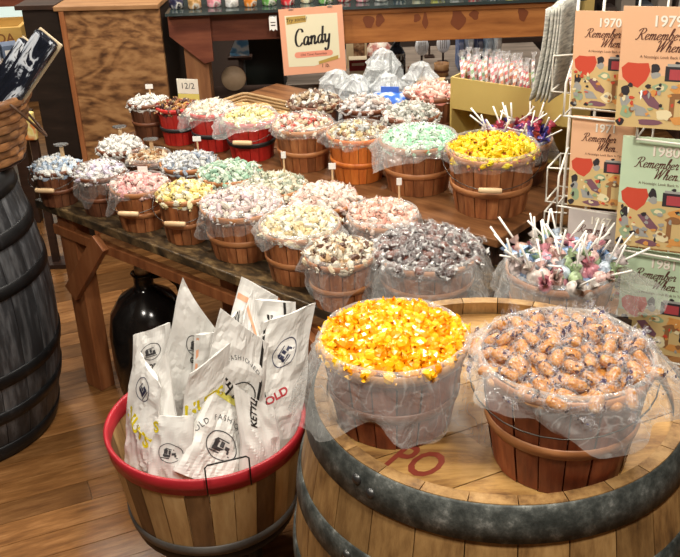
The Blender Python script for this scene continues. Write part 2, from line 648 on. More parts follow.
BZ = .9
BC = Vector((.272, 1.427))
fb = barrel('oak wine barrel with grey metal hoops holding the orange and brown candy baskets', (BC.x, BC.y, 0), BZ, .326, .382, 27, OAK, OAKHEAD, GALV,
            [(.838, .899), (.70, .752), (.56, .60), (.30, .34), (.15, .2), (.003, .06)], .028, math.radians(-137), 5, math.radians(24))
HEADZ = BZ - .028
# stencilled letters on the barrel head
sv, sf = text_vf('PO', .098, .2, 'CENTER', .002)
o = MB().put(sv, sf, 0, Matrix.Translation((-.178, -.203, HEADZ + .0006)) @ Matrix.Rotation(math.radians(-32), 4, 'Z') @ Matrix.Diagonal((.66, 1, 1, 1))).obj('stencilled_letters', plain('red_stencil', (.20, .030, .014), .6), fb)
o['label'] = 'faded red stencilled letters'

barrel('blackened wooden barrel standing at the left end of the candy table', (-1.288, 2.676, 0), .89, .30, .365, 24, BLKSTAVE, BLKSTAVE, BLKHOOP,
       [(.83, .889), (.70, .745), (.56, .60), (.28, .325), (.15, .195), (.003, .06)], .02, None, 6)

# ------------------------------------------------------------------ candy table and its raised shelf
TOPM = noisy('weathered_top', [(.30, (.012, .009, .006)), (.46, (.040, .027, .014)), (.56, (.12, .075, .033)), (.66, (.24, .16, .07)), (.78, (.42, .33, .2))], 9, (1.6, 4, 2), .4, detail=9, bump=.25, distort=.8, nrough=.72)
LEGM = noisy('orange_brown_timber', [(.25, (.17, .055, .02)), (.5, (.30, .105, .035)), (.75, (.44, .18, .07))], 5, (5, 5, .8), .5, island=.15, bump=.15)
SHELFM = noisy('shelf_pine', [(.25, (.07, .025, .008)), (.5, (.16, .064, .022)), (.75, (.30, .135, .05))], 5, (1, 7, 4), .42, island=.15, bump=.1)
tb = thing('display_table', 'long weathered wooden table carrying the lower rows of candy baskets', 'table', T(0, 0), TA)
m = MB()
for k in range(3):
    m.box((.675, .005 + .1375 + k * .272, .685), (1.55, .27, .03))
m.obj('tabletop', TOPM, tb, .004)
m = MB().box((.675, .035, .603), (1.44, .022, .034)).box((.675, .76, .615), (1.44, .022, .075)).box((-.04, .4, .615), (.022, .7, .075)).box((1.39, .4, .615), (.022, .7, .075))
m.obj('apron', LEGM, tb, .002)
for a, b in ((.02, .06), (1.30, .06), (.02, .73), (1.34, .73)):
    MB().box((a, b, .335), (.085, .06, .67)).obj('leg', LEGM, tb, .003)
for a0, z0, a1, z1 in ((.03, .40, .225, .625), (1.30, .42, .99, .655)):
    d = Vector((a1 - a0, 0, z1 - z0))
    ln = d.length
    M_ = Matrix.Translation(((a0 + a1) / 2, .012, (z0 + z1) / 2)) @ Matrix.Rotation(-math.atan2(d.z, d.x), 4, 'Y')
    MB().box((0, 0, 0), (ln + .02, .024, .062), 0, 0, M_).obj('brace', LEGM, tb, .002)

sh = thing('raised_shelf', 'raised wooden bench behind the table carrying the upper rows of baskets', 'bench', T(0, 0), TA)
SF, SB, SL, SR = .425, 1.22, -.14, 1.40
m = MB()
for k in range(4):
    w = (SB - SF) / 4
    m.box(((SL + SR) / 2, SF + w * (k + .5), .788), (SR - SL, w - .003, .024))
m.obj('bench_top', SHELFM, sh, .003)
DARKW = noisy('dark_stained_wood', [(.3, (.018, .009, .006)), (.6, (.045, .02, .012)), (.8, (.09, .045, .025))], 5, (1, 5, 5), .55, island=.2)
MB().box(((SL + SR) / 2, SF + .04, .7385), (SR - SL - .06, .02, .0745)).obj('riser_board', DARKW, sh)
for a in (SL + .05, SR - .05):
    MB().box((a, SB - .05, .387), (.06, .06, .774)).obj('leg', DARKW, sh)
    MB().box((a, SF + .075, .7385), (.05, .05, .0745)).obj('foot_block', DARKW, sh)

cr = thing('packing_crate', 'dark wooden crate under the lollipop basket at the table end', 'crate', T(1.65, .30), TA)
m = MB()
for k in range(5):
    z = .07 + k * .14
    m.box((0, -.105, z), (.28, .014, .12)).box((0, .105, z), (.28, .014, .12)).box((-.133, 0, z), (.014, .196, .12)).box((.133, 0, z), (.014, .196, .12))
m.obj('slats', DARKW, cr)
MB().box((0, 0, .692), (.28, .224, .016)).obj('lid', DARKW, cr)
m = MB()
for a in (-1, 1):
    for b in (-1, 1):
        m.box((a * .115, b * .087, .342), (.02, .02, .684))
m.obj('corner_posts', DARKW, cr)


# ------------------------------------------------------------------ splint baskets
def splint_basket(label, loc, R, h, mat, band=HB, rim=None, handle=None, n=18, name='splint_basket', taper=.80, bandz=.42, group=None, seed=0, grip=True, tilt=None):
    rs = random.Random(seed)
    root = thing(name, label, 'basket', loc, rs.uniform(0, 6), group)
    rz = root.rotation_euler.z
    if tilt:
        q = Matrix.Rotation(tilt[1], 4, Vector((math.cos(tilt[0]), math.sin(tilt[0]), 0))) @ Matrix.Rotation(rz, 4, 'Z')
        root.rotation_euler = q.to_euler()
    rad = lambda z: R * (taper + (1 - taper) * (z / h) ** .9)
    m = MB()
    for i in range(n):
        gap = .06
        a0, a1 = 2 * PI * (i + gap / 2) / n, 2 * PI * (i + 1 - gap / 2) / n
        dr = .0015 if i % 2 else 0
        vs, fs = [], []
        Zs = [0, .3 * h, .65 * h, h - .003]
        for inn in (0, 1):
            for z in Zs:
                for q in range(3):
                    a = a0 + (a1 - a0) * q / 2
                    r = rad(z) + dr - inn * .003
                    vs.append((r * math.cos(a), r * math.sin(a), z))
        for j in range(3):
            for q in range(2):
                A = j * 3 + q
                fs.append((A, A + 1, A + 4, A + 3))
                B = 12 + j * 3 + q
                fs.append((B + 3, B + 4, B + 1, B))
        fs += [(9, 10, 22, 21), (10, 11, 23, 22)]
        m.put(vs, fs)
    m.obj('staves', mat, root)
    MB().lathe([(rad(0) - .004, .004), (.001, .004)], 28).lathe([(.001, .001), (rad(0) - .004, .001)], 28).obj('base', mat, root)

    def hoop(nm, z0, z1, th, mt):
        MB().lathe([(rad(z0) + .001, z0), (rad(z0) + th, z0 + .001), (rad((z0 + z1) / 2) + th + .001, (z0 + z1) / 2), (rad(z1) + th, z1 - .001), (rad(z1) + .001, z1)], 44).obj(nm, mt, root)
    bw = .019 * (R / .12) ** .5
    hoop('band', bandz * h - bw / 2, bandz * h + bw / 2, .004, band)
    hoop('rim', h - bw * 1.05, h, .005, rim or band)
    MB().lathe([(R - .0035, h - bw), (R - .006, h - bw / 2), (R - .0035, h)], 44).obj('inner_rim', rim or band, root)
    if handle is not None:
        af, drop = handle
        a = af - rz
        pts = []
        for k in range(17):
            t = (k / 16 - .5) * PI * .98
            aa = a + t
            rr = R * 1.03 + .008 + .014 * math.cos(t)
            pts.append((rr * math.cos(aa), rr * math.sin(aa), h * .9 - drop * math.cos(t) ** 1.0))
        ho = MB().tube(pts, .0013, 5).obj('bail_handle', WIRE, root)
        ho['label'] = 'thin wire bail hanging over the front'
        if grip:
            gp = pts[6:11]
            c = Vector(pts[8])
            d = (Vector(pts[9]) - Vector(pts[7])).normalized()
            g = MB().tube([c - d * .031, c - d * .029, c - d * .012, c + d * .012, c + d * .029, c + d * .031], [.0055, .0072, .0078, .0078, .0072, .0055], 10)
            go = g.obj('grip', GRIP, ho)
            go['label'] = 'pale turned wooden grip'
    return root


def liner(label, loc, R, h, mat, drop, flare, bumps=(), seed=0, folds=1.0):
    """A clear bag lining a basket, its top pulled out over the rim. bumps: (angle, width, extra drop, extra flare)."""
    rs = random.Random(seed)
    N = 96
    ph = [rs.uniform(0, 6.28) for _ in range(6)]
    vs, fs = [], []
    prof = [(.70, -.035, 0), (.90, -.016, 0), (.975, .004, .1), (1.01, .012, .2), (1.055, .004, .3)]
    K = 6
    for j in range(len(prof) + K):
        for i in range(N):
            a = 2 * PI * i / N
            d, f = drop, flare
            for ba, bw, bd, bf in bumps:
                q = (a - ba + PI) % (2 * PI) - PI
                e = math.exp(-(q / bw) ** 2)
                d += bd * e
                f += bf * e
            w = math.sin(5 * a + ph[0]) + .7 * math.sin(9 * a + ph[1]) + .5 * math.sin(17 * a + ph[2])
            rag = .16 * math.sin(3 * a + ph[3]) + .12 * math.sin(7 * a + ph[4])
            if j < len(prof):
                r, z, k = prof[j]
                r *= R
                r += .004 * w * k * folds
            else:
                k = (j - len(prof) + 1) / K
                r = R * 1.055 + f * k ** .8 + .0075 * w * k ** .7 * folds
                z = .004 - max(d, .01) * (1 + rag) * k
                r += .006 * folds * noise.noise(Vector((a * 4, k * 4, seed * 3.1)))
            vs.append((r * math.cos(a), r * math.sin(a), h + z))
    rows = len(prof) + K
    for j in range(rows - 1):
        for i in range(N):
            A, B = j * N + i, j * N + (i + 1) % N
            fs.append((A, B, B + N, A + N))
    o = MB().put(vs, fs, 0, None, True).obj('plastic_liner', mat)
    o.location = loc
    return tag(o, label, 'plastic bag')


# ------------------------------------------------------------------ candy prototypes
def fan(mb, x, sgn, L, r0, r1, m, rs, n=8, flat=.5):
    """A twisted wrapper end along x."""
    tw = rs.uniform(0, 3)
    vs, fs = [], []
    for r, d in ((r0, 0), (r0 * .8, .25), (r1 * .7, .65), (r1, 1.)):
        for i in range(n):
            a = 2 * PI * i / n
            k = 1 + (.3 * math.sin(3 * a + tw) if d > .5 else 0)
            y, z = r * k * math.cos(a), r * k * math.sin(a) * (flat if d > .3 else 1)
            c, s = math.cos(tw), math.sin(tw)
            vs.append((x + sgn * L * d * (1 + .15 * math.sin(4 * a)), y * c - z * s, y * s + z * c))
    for j in range(3):
        for i in range(n):
            A, B = j * n + i, j * n + (i + 1) % n
            fs.append((A, B, B + n, A + n))
    mb.put(vs, fs, m, None, True)


XROT = Matrix.Rotation(PI / 2, 4, 'Y')


def taffy_mesh(nm, mats, seed, L=.0125, r=.0093, fl=.0072, fr=.0072):
    rs = random.Random(seed)
    mb = MB()
    q = [rs.uniform(0, 6) for _ in range(3)]
    mb.lathe([(.0022, -L * 1.12), (r * .8, -L), (r, -L * .55), (r * 1.05, 0), (r, L * .55), (r * .8, L), (.0022, L * 1.12)], 8, 0, XROT,
             jit=lambda a, z: 1 + .12 * math.sin(2 * a + q[0]) + .09 * math.sin(5 * a + q[1] + z * 300), smooth=False)
    fan(mb, L * 1.05, 1, fl, .003, fr, 1, rs)
    fan(mb, -L * 1.05, -1, fl, .003, fr, 1, rs)
    return mb.mesh(nm, mats)


def sausage(mb, L, rx, r, m=0, n=10, seed=0, sq=.7):
    pr = []
    for k in range(9):
        t = -PI / 2 + PI * k / 8
        pr.append((max(r * math.cos(t) ** sq if math.cos(t) > 0 else 0, .0006), L * math.sin(t)))
    mb.lathe(pr, n, m, XROT @ Matrix.Diagonal((rx, 1, 1, 1)))


def new_obj(name, me, parent=None):
    o = bpy.data.objects.new(name, me)
    COL.objects.link(o)
    if parent is not None:
        o.parent = parent
    return o


def copy_tree(o):
    c = o.copy()
    COL.objects.link(c)
    for ch in o.children:
        d = ch.copy()
        COL.objects.link(d)
        d.parent = c
        d.matrix_parent_inverse = ch.matrix_parent_inverse.copy()
        for g in ch.children:
            e = g.copy()
            COL.objects.link(e)
            e.parent = d
    return c


def purge(o):
    for ch in list(o.children):
        purge(ch)
    bpy.data.objects.remove(o)


def heap_fill(protos, loc, R, z0, H, n, label, cat, group, seed, heap_mats, heap_name, heap_label, size=1., tiltmax=.7, lift=0., power=1., spread=1., stand=False):
    """Heap of single candies over a shallow mound of more of the same."""
    rs = random.Random(seed)
    ox, oy, oz = loc
    hz = lambda x: z0 + H * max(0, 1 - x * x) ** power
    m = MB()
    prof = []
    for k in range(9):
        x = 1 - k / 8
        prof.append((max(R * spread * x * .97, .0008), hz(x) - .008))
    m.lathe([(R * .80, z0 - .035)] + prof, 40, 0, None, jit=lambda a, z: 1 + .03 * math.sin(7 * a + z * 200) + .02 * math.sin(13 * a - z * 300))
    base = [p for p in protos]
    ga = PI * (3 - 5 ** .5)
    for i in range(int(n * .8)):
        x = math.sqrt((i + .5) / (n * .8))
        a = i * ga * 1.7 + rs.uniform(-.3, .3)
        M_ = Matrix.Translation((R * spread * x * .96 * math.cos(a), R * spread * x * .96 * math.sin(a), hz(x) - .009)) @ Matrix.Rotation(rs.uniform(0, 6.28), 4, 'Z') @ Matrix.Rotation(rs.uniform(-.6, .6), 4, 'Y')
        me = base[i % len(base)].data
        m.put([v.co for v in me.vertices], [tuple(p.vertices) for p in me.polygons], 0, M_ @ Matrix.Scale(size, 4), True)
        for k, p in enumerate(me.polygons):
            m.m[len(m.f) - len(me.polygons) + k] = min(p.material_index, len(heap_mats) - 1)
    h = m.obj(heap_name, heap_mats)
    h.location = loc
    tag(h, heap_label, cat, None, 'stuff')
    out = []
    for i in range(n):
        x = math.sqrt((i + .5) / n)
        a = i * ga + rs.uniform(-.12, .12)
        rr = R * spread * x + rs.uniform(-.004, .004)
        o = copy_tree(protos[rs.randrange(len(protos))])
        nx = 2 * H * x * power / R
        tilt = Vector((math.cos(a) * nx, math.sin(a) * nx, 1)).normalized()
        q = Vector((0, 0, 1)).rotation_difference(tilt).to_matrix().to_4x4()
        tz = rs.uniform(-tiltmax, tiltmax)
        S = size * rs.uniform(.9, 1.12)
        if stand:
            lean = rs.uniform(.1, 1.35)
            q = Matrix.Rotation(rs.uniform(0, 6.28), 4, 'Z') @ Matrix.Rotation(lean, 4, 'Y')
            if x > .75:
                q = Matrix.Rotation(a + rs.uniform(-.6, .6), 4, 'Z') @ Matrix.Rotation(rs.uniform(.3, 1.15), 4, 'Y')
            Mo = Matrix.Translation((ox + rr * math.cos(a), oy + rr * math.sin(a), oz + hz(min(x, 1)) + lift + rs.uniform(-.004, .006))) @ q @ Matrix.Scale(S, 4)
        else:
            Mo = Matrix.Translation((ox + rr * math.cos(a), oy + rr * math.sin(a), oz + hz(min(x, 1)) + lift + rs.uniform(-.003, .006))) @ q @ Matrix.Rotation(rs.uniform(0, 6.28), 4, 'Z') @ Matrix.Rotation(tz, 4, 'Y') @ Matrix.Scale(S, 4)
        o.matrix_world = Mo
        tag(o, label, cat, group)
        out.append(o)
    return out


def taffy_protos(name, cols, ends=None, mottled=0., seed=0, L=.0125, r=.0093, rough=.42, fl=.0072, fr=.0072):
    k_ = lambda q: tuple(.84 * c ** 1.36 for c in q)
    cols = [k_(q) for q in cols]
    body = palette(name + '_colours', cols, rough, mottled=mottled)
    e = palette(name + '_ends', ends or [tuple(.74 * c + .26 * w for c, w in zip(q, (.74, .71, .65))) for q in cols], .4)
    return [new_obj(name, taffy_mesh(name, [body, e], seed + k, L, r, fl, fr)) for k in range(3)], [body, e]


# ------------------------------------------------------------------ the basket rows
W_ = (.82, .79, .73)
ROWS = [
    # id, (a, b), z, R, h, mat, band, rim, handle, basket label, candy name, colours, ends, mottled, candy phrase, n, H, liner(mat, drop, flare, bumps), size
    ('A1', (-.012, .052), .70, .070, .108, DB, HDK, HDK, True, 'small dark brown splint basket of pale blue taffy at the left table corner', 'pale_blue_taffy',
     [(.66, .72, .78), (.80, .80, .78), (.52, .62, .74), (.84, .83, .80)], None, .1, 'pale blue and white wrapped taffy heaped in the basket at the left table corner', 58, .040, None, .95),
    ('A2', (.168, .092), .70, .074, .115, DB, HDK, HDK, None, 'small dark brown basket in clear plastic, second from the left along the table front', 'lavender_taffy',
     [(.80, .77, .78), (.70, .64, .74), (.84, .82, .80), (.76, .74, .70)], None, .1, 'white and lavender wrapped taffy in the basket second from the table left corner', 60, .042, (LINER, .05, .004, [(-1.9, .5, .03, .004)]), .95),
    ('A3', (.362, .090), .70, .081, .116, BR, HB, HB, True, 'small brown basket with wire bail holding pink taffy at the table front', 'pink_taffy',
     [(.80, .48, .46), (.84, .62, .58), (.78, .40, .40), (.84, .74, .68)], None, .08, 'pink wrapped taffy in the bailed basket left of the yellow taffy', 68, .036, (LINER, .02, .002, [(-2.55, .32, .065, .022)]), .95),
    ('A4', (.545, .108), .70, .076, .125, BR, HB, HB, True, 'small reddish brown basket with wire bail holding pale yellow taffy', 'yellow_taffy',
     [(.84, .72, .34), (.84, .78, .52), (.80, .64, .24), (.84, .80, .66)], None, .08, 'pale yellow wrapped taffy in the bailed basket right of the pink taffy', 62, .036, None, .95),
    ('A5', (.748, .139), .70, .108, .128, BR, HB, HB, None, 'large brown splint basket of white and lilac taffy wrapped in clear plastic', 'lilac_swirl_taffy',
     [(.82, .75, .73), (.84, .80, .75), (.77, .64, .66), (.82, .76, .66), (.74, .62, .60)], None, .25, 'white and lilac swirled taffy in the plastic wrapped basket behind the cream taffy', 112, .050, (LINER, .042, .006, [(-2.6, .6, .03, .006)]), 1.),
    ('A6', (.978, .128), .70, .102, .128, BR, HB, HB, None, 'brown splint basket of cream taffy with plastic spilling down its right side', 'cream_taffy',
     [(.84, .75, .54), (.84, .80, .66), (.78, .66, .42), (.84, .82, .74)], None, .08, 'cream coloured wrapped taffy in the basket right of the lilac swirls', 108, .046, (LINER2, .012, .004, [(-.85, .45, .10, .045), (-2.6, .35, .05, .012)]), 1.),
    ('A7', (1.163, .072), .70, .083, .118, BR, HB, HB, None, 'brown splint basket of brown streaked taffy behind the bright orange candy', 'maple_taffy',
     [(.82, .70, .52), (.80, .74, .62), (.66, .48, .30), (.84, .78, .66), (.20, .10, .06)], None, .3, 'beige taffy streaked with brown in the basket behind the bright orange candy', 92, .046, (LINER, .06, .012, [(-1.7, .6, .04, .012)]), 1.05),
    ('B1', (.050, .268), .70, .070, .118, DB, HDK, HDK, None, 'dark splint basket of plain white taffy in the second row near the plywood', 'white_taffy',
     [(.82, .80, .76), (.76, .75, .73), (.84, .83, .80)], None, .08, 'plain white wrapped taffy in the leftmost basket of the second table row', 55, .042, None, .95),
    ('B2', (.198, .268), .70, .064, .108, DB, HDK, HDK, None, 'small dark basket of tan caramels between white taffy and blue mints', 'caramel_candy',
     [(.62, .42, .24), (.74, .60, .42), (.38, .20, .09), (.78, .70, .58)], [(.72, .66, .54), (.6, .5, .36)], .15, 'tan and brown wrapped caramel heaped beside the wooden stakes in the second row', 48, .028, (LINER, .015, .01, []), .9),
    ('B3', (.340, .310), .70, .084, .112, BR, HB, HB, None, 'low brown basket of slate blue mints in the middle table row', 'slate_blue_mint',
     [(.62, .64, .68), (.78, .78, .76), (.42, .48, .56), (.70, .70, .68)], None, .25, 'white and slate blue wrapped mint in the basket left of the sea green taffy', 72, .030, None, .9),
    ('B4', (.520, .314), .70, .088, .112, BR, HB, HB, None, 'brown splint basket heaped with sea green taffy in the middle row', 'sea_green_taffy',
     [(.52, .68, .54), (.66, .76, .64), (.40, .58, .46), (.78, .80, .72)], None, .15, 'sea green wrapped taffy in the middle row behind the yellow taffy', 82, .040, None, .95),
    ('B5', (.705, .317), .70, .085, .112, OG, HB, HB, None, 'orange brown basket of cream and sage taffy in the middle row', 'sage_taffy',
     [(.78, .74, .60), (.64, .66, .52), (.82, .80, .72), (.46, .50, .40), (.78, .70, .54)], None, .3, 'cream and sage green mottled taffy in the middle row behind the lilac swirls', 78, .042, None, .95),
    ('B6', (.900, .318), .70, .088, .115, BR, HB, HB, None, 'brown splint basket of pale rose taffy in the middle of the table', 'rose_taffy',
     [(.84, .68, .60), (.84, .76, .68), (.80, .58, .52), (.84, .80, .74)], None, .08, 'pale rose wrapped taffy heaped in the middle row behind the cream taffy', 92, .052, None, 1.05),
    ('B7', (1.108, .318), .70, .088, .115, BR, HB, HB, None, 'brown basket lined with plastic holding salmon pink taffy behind the chocolates', 'salmon_taffy',
     [(.84, .58, .48), (.84, .70, .62), (.82, .50, .42), (.84, .78, .72)], None, .08, 'salmon pink wrapped taffy in the lined basket behind the dark chocolates', 92, .048, (LINER2, .065, .012, []), 1.05),
    ('R1', (-.050, .480), .80, .060, .100, DB, HDK, HDK, None, 'small dark brown basket of white mints against the plywood cabinet', 'white_mint',
     [(.80, .78, .74), (.72, .70, .68), (.84, .82, .78)], None, .1, 'white wrapped mint in the upper shelf basket nearest the plywood cabinet', 42, .022, None, .85),
    ('R2', (.092, .490), .80, .062, .105, RD, HBLK, RD, None, 'red bucket of dark toffees, first red one from the plywood cabinet', 'dark_toffee',
     [(.16, .05, .03), (.44, .20, .06), (.10, .03, .02), (.60, .36, .12), (.36, .05, .03)], [(.5, .3, .12), (.62, .5, .3)], .1, 'dark brown and gold wrapped toffee in the first red bucket from the plywood', 46, .020, None, .85),
    ('R3', (.236, .515), .80, .070, .108, RD, HBLK, RD, None, 'red bucket of cream and pink taffy between toffees and lemon taffy', 'vanilla_pink_taffy',
     [(.82, .76, .62), (.84, .70, .62), (.84, .81, .74), (.78, .72, .60)], None, .08, 'cream and pale pink taffy in the red bucket left of the lemon taffy', 64, .036, (LINER, .02, .02, [(-2.4, .4, .03, .03)]), .95),
    ('R4', (.404, .528), .80, .078, .108, RD, HBLK, RD, True, 'largest red bucket with dark band and pale grip holding lemon taffy', 'lemon_taffy',
     [(.84, .78, .44), (.84, .80, .60), (.82, .72, .34)], None, .06, 'pale lemon wrapped taffy in the red bucket with the pale grip', 66, .030, (LINER2, .02, .022, [(-.4, .5, .01, .03), (-2.4, .4, .02, .03)]), .95),
    ('R5', (.607, .560), .80, .084, .112, BR, HB, HB, None, 'brown splint basket of red striped candy on the raised shelf beside the red bucket', 'red_striped_candy',
     [(.80, .40, .34), (.84, .74, .62), (.62, .14, .10), (.84, .80, .72), (.74, .62, .46)], None, .25, 'red and cream striped candy in the brown basket right of the red buckets', 80, .034, (LINER, .022, .012, []), .95),
    ('R6', (.810, .582), .80, .086, .115, OG, OG, OG, None, 'bright orange splint basket of brown and cream taffy on the raised shelf', 'brown_cream_taffy',
     [(.80, .70, .50), (.38, .22, .12), (.84, .80, .70), (.66, .54, .30), (.56, .56, .54)], None, .35, 'brown and cream wrapped taffy in the bright orange basket', 84, .034, (LINER, .028, .014, []), .95),
    ('R7', (1.008, .618), .80, .104, .122, BR, HB, HB, None, 'wide brown splint basket of mint green taffy draped with plastic', 'mint_green_taffy',
     [(.52, .80, .60), (.64, .83, .68), (.44, .74, .54), (.76, .84, .75)], [(.70, .82, .72), (.78, .82, .76)], .15, 'bright mint green taffy in the wide basket on the raised shelf', 120, .042, (LINER2, .028, .014, [(-2.5, .4, .055, .045)]), 1.),
    ('R8', (1.262, .612), .80, .116, .140, BR, HB, HB, True, 'large reddish brown basket with wire bail holding bright yellow chews', 'bright_yellow_chew',
     [(.86, .66, .01), (.88, .72, .03), (.82, .58, .01), (.86, .74, .10)], [(.86, .70, .02), (.84, .62, .02), (.42, .08, .02)], .0, 'bright yellow wrapped chew with dark red printed ends in the bailed basket', 135, .036, (LINER, .036, .006, []), 1.),
    ('S3', (.500, .735), .80, .080, .125, DB, HDK, HDK, None, 'dark basket of brown and white candy behind the red striped candy', 'brown_white_candy',
     [(.30, .18, .12), (.74, .68, .58), (.20, .10, .06), (.82, .79, .73), (.56, .44, .30)], None, .35, 'small brown and white candy heaped behind the red striped candy', 70, .042, None, .9),
    ('S4', (.668, .800), .80, .076, .125, DB, HDK, HDK, None, 'dark basket of grey white candy beside the blue package', 'grey_white_candy',
     [(.74, .72, .70), (.56, .54, .54), (.82, .80, .78), (.74, .62, .56)], None, .25, 'grey white wrapped candy heaped in front of the blue package', 66, .042, None, .9),
    ('S5', (.800, .985), .80, .082, .140, DB, HDK, HDK, None, 'dark basket of coral pink candy near the yellow display stand', 'coral_candy',
     [(.84, .42, .36), (.84, .62, .54), (.82, .74, .68)], None, .08, 'coral pink wrapped candy heaped left of the yellow display stand', 60, .040, None, .95),
    ('S6', (.850, .800), .80, .082, .128, DB, HDK, HDK, None, 'dark basket of pearl grey candy between mint taffy and coral candy', 'pearl_candy',
     [(.76, .74, .68), (.60, .62, .56), (.82, .80, .76), (.42, .42, .38), (.80, .66, .60)], None, .3, 'pearl grey wrapped candy between the mint taffy and the coral candy', 66, .038, None, .95),
]
SPOTS = {}
for i, (key, (a, b), z, R, h, mt, band, rim, hd, blab, cname, cols, ends, mott, clab, n, H, ln, size) in enumerate(ROWS):
    kR = 1.08 if key in ('R1', 'R2', 'R3', 'R4', 'R5') else 1.02 if key[0] == 'A' else 1.05
    R, h, H = R * kR, h * {'A': 1.14, 'B': 1.20, 'R': 1.24, 'S': 1.2}[key[0]], H * .62
    p = T(a, b, z + .001)
    SPOTS[key] = (p, R, h, H)
    splint_basket(blab, p, R, h, mt, band, rim, (-1.75, h * .30) if hd else None, 16 if R < .09 else 20, seed=i, group='splint baskets of candy')
    protos, mats = taffy_protos(cname, cols, ends, mott, i * 10)
    spread = 1.05 if ln is None else 1.0
    heap_fill(protos, p, R, h - .010, H + .004, int(n * 1.3), clab, 'candy', cname.replace('_', ' ') + ' pieces', i + 50, mats, cname + '_heap', 'more ' + clab.replace(' heaped', '').split(' in the ')[0].split(' behind ')[0].split(' between ')[0].split(' beside ')[0].split(' left of ')[0] + ' pieces', size * .86, spread=spread)
    for q in protos:
        purge(q)
    if ln:
        lm, drop, flare, bumps = ln
        liner('clear plastic liner around the ' + clab.split(' in the ')[0].split(' heaped')[0].split(' with ')[0], p, R, h, lm, drop, flare, bumps, i)

# ------------------------------------------------------------------ dark chocolates in clear twists
pC = T(1.326, .215, .701)
splint_basket('wide brown basket of dark chocolates in a puffed clear bag behind the orange candy', pC, .128, .135, BR, HB, HB, None, 20, seed=71, group='splint baskets of candy')
CHOC = palette('dark_chocolate', [(.05, .013, .009), (.085, .022, .013), (.035, .011, .009), (.14, .04, .022)], .3)
protos = []
for k in range(3):
    rs = random.Random(k)
    m = MB()
    sausage(m, .0125, .85, .0115, 0, 10)
    b = m.obj('wrapped_chocolate', CHOC)
    m = MB()
    sausage(m, .0142, .85, .0130, 0, 9)
    fan(m, .013, 1, .012, .004, .0125, 0, rs, 10)
    fan(m, -.013, -1, .012, .004, .0125, 0, rs, 10)
    m.obj('wrapper', film('white_printed_cellophane', .04, (.80, .80, .80), .07, 100, .14, 1., (.78, .77, .76), 75, .635, glint_streak=.5), b)
    protos.append(b)
heap_fill(protos, pC, .128, .130, .034, 104, 'dark chocolate in a clear twisted wrapper heaped behind the orange candy', 'candy', 'dark chocolates', 301, [CHOC], 'wrapped_chocolate_heap', 'dark chocolates lying lower in the heap behind the orange candy', 1., spread=1.08)
for q in protos:
    purge(q)
liner('milky clear bag puffed out around the basket of dark chocolates', pC, .128, .135, LINER2, .09, .035, [(-.5, .7, .02, .02), (-2.7, .4, .03, .02)], 72, 1.4)

# ------------------------------------------------------------------ lollipops
LOLC = [(.36, .52, .78), (.74, .30, .36), (.46, .60, .34), (.72, .62, .60), (.56, .36, .30), (.60, .70, .80), (.80, .55, .50), (.74, .66, .60)]


def lolly_protos(cols, nm, stick_l):
    ps = []
    body = palette(nm + '_colours', cols, .3, mottled=.45)
    for k in range(4):
        rs = random.Random(k + 9)
        m = MB()
        m.lathe([(.0005, -.0125), (.007, -.011), (.0115, -.005), (.0125, 0), (.0115, .005), (.007, .011), (.003, .0135), (.0075, .019), (.009, .024)], 10, 0, None,
                jit=lambda a, z: 1 + (.25 * math.sin(4 * a + k) if z > .015 else .05 * math.sin(5 * a)))
        b = m.obj('lollipop', body)
        bend = rs.uniform(-.004, .004)
        MB().tube([(0, 0, .010), (bend * .5, 0, .010 + stick_l * .5), (bend, 0, .010 + stick_l)], .0018, 6).obj('stick', plain('white_stick', (.88, .86, .80), .5), b)
        ps.append(b)
    return ps, [body]


pL = T(1.65, .30, .70)
splint_basket('tan splint basket of lollipops in a crumpled clear bag beside the card rack', pL, .125, .148, TN, HB, HB, None, 20, seed=81, group='splint baskets of candy')
lp, lm = lolly_protos(LOLC, 'pastel_lollipop', .052)
heap_fill(lp, pL, .125, .140, .028, 44, 'pastel lollipop with a white stick in the basket beside the card rack', 'lollipop', 'pastel lollipops', 302, lm, 'lollipop_heap', 'lollipop heads lying lower in the basket beside the card rack', 1.42, lift=.008, spread=1.0, stand=True)
for q in lp:
    purge(q)
liner('crumpled clear bag flaring out from the lollipop basket towards the cards', pL, .125, .148, LINER2, .060, .020, [(-.30, .55, .03, .10), (-2.6, .5, .06, .035)], 82, 1.5)

pS7 = T(1.212, .835, .80)
splint_basket('brown splint basket of dark swirled lollipops behind the yellow chews', pS7, .098, .130, DB, HB, HB, None, 18, seed=83, group='splint baskets of candy')
lp, lm = lolly_protos([(.50, .06, .10), (.10, .08, .36), (.60, .14, .08), (.34, .06, .22), (.62, .50, .44)], 'bright_lollipop', .052)
heap_fill(lp, pS7, .098, .125, .022, 26, 'dark red or blue swirled lollipop behind the bright yellow chews', 'lollipop', 'swirled lollipops behind the yellow chews', 303, lm, 'lollipop_heap', 'swirled lollipop heads lower in the basket behind the yellow chews', 1.35, lift=.006, spread=.95, stand=True)
for q in lp:
    purge(q)
liner('clear bag lining the basket of dark swirled lollipops', pS7, .098, .130, LINER, .05, .012, [], 84)

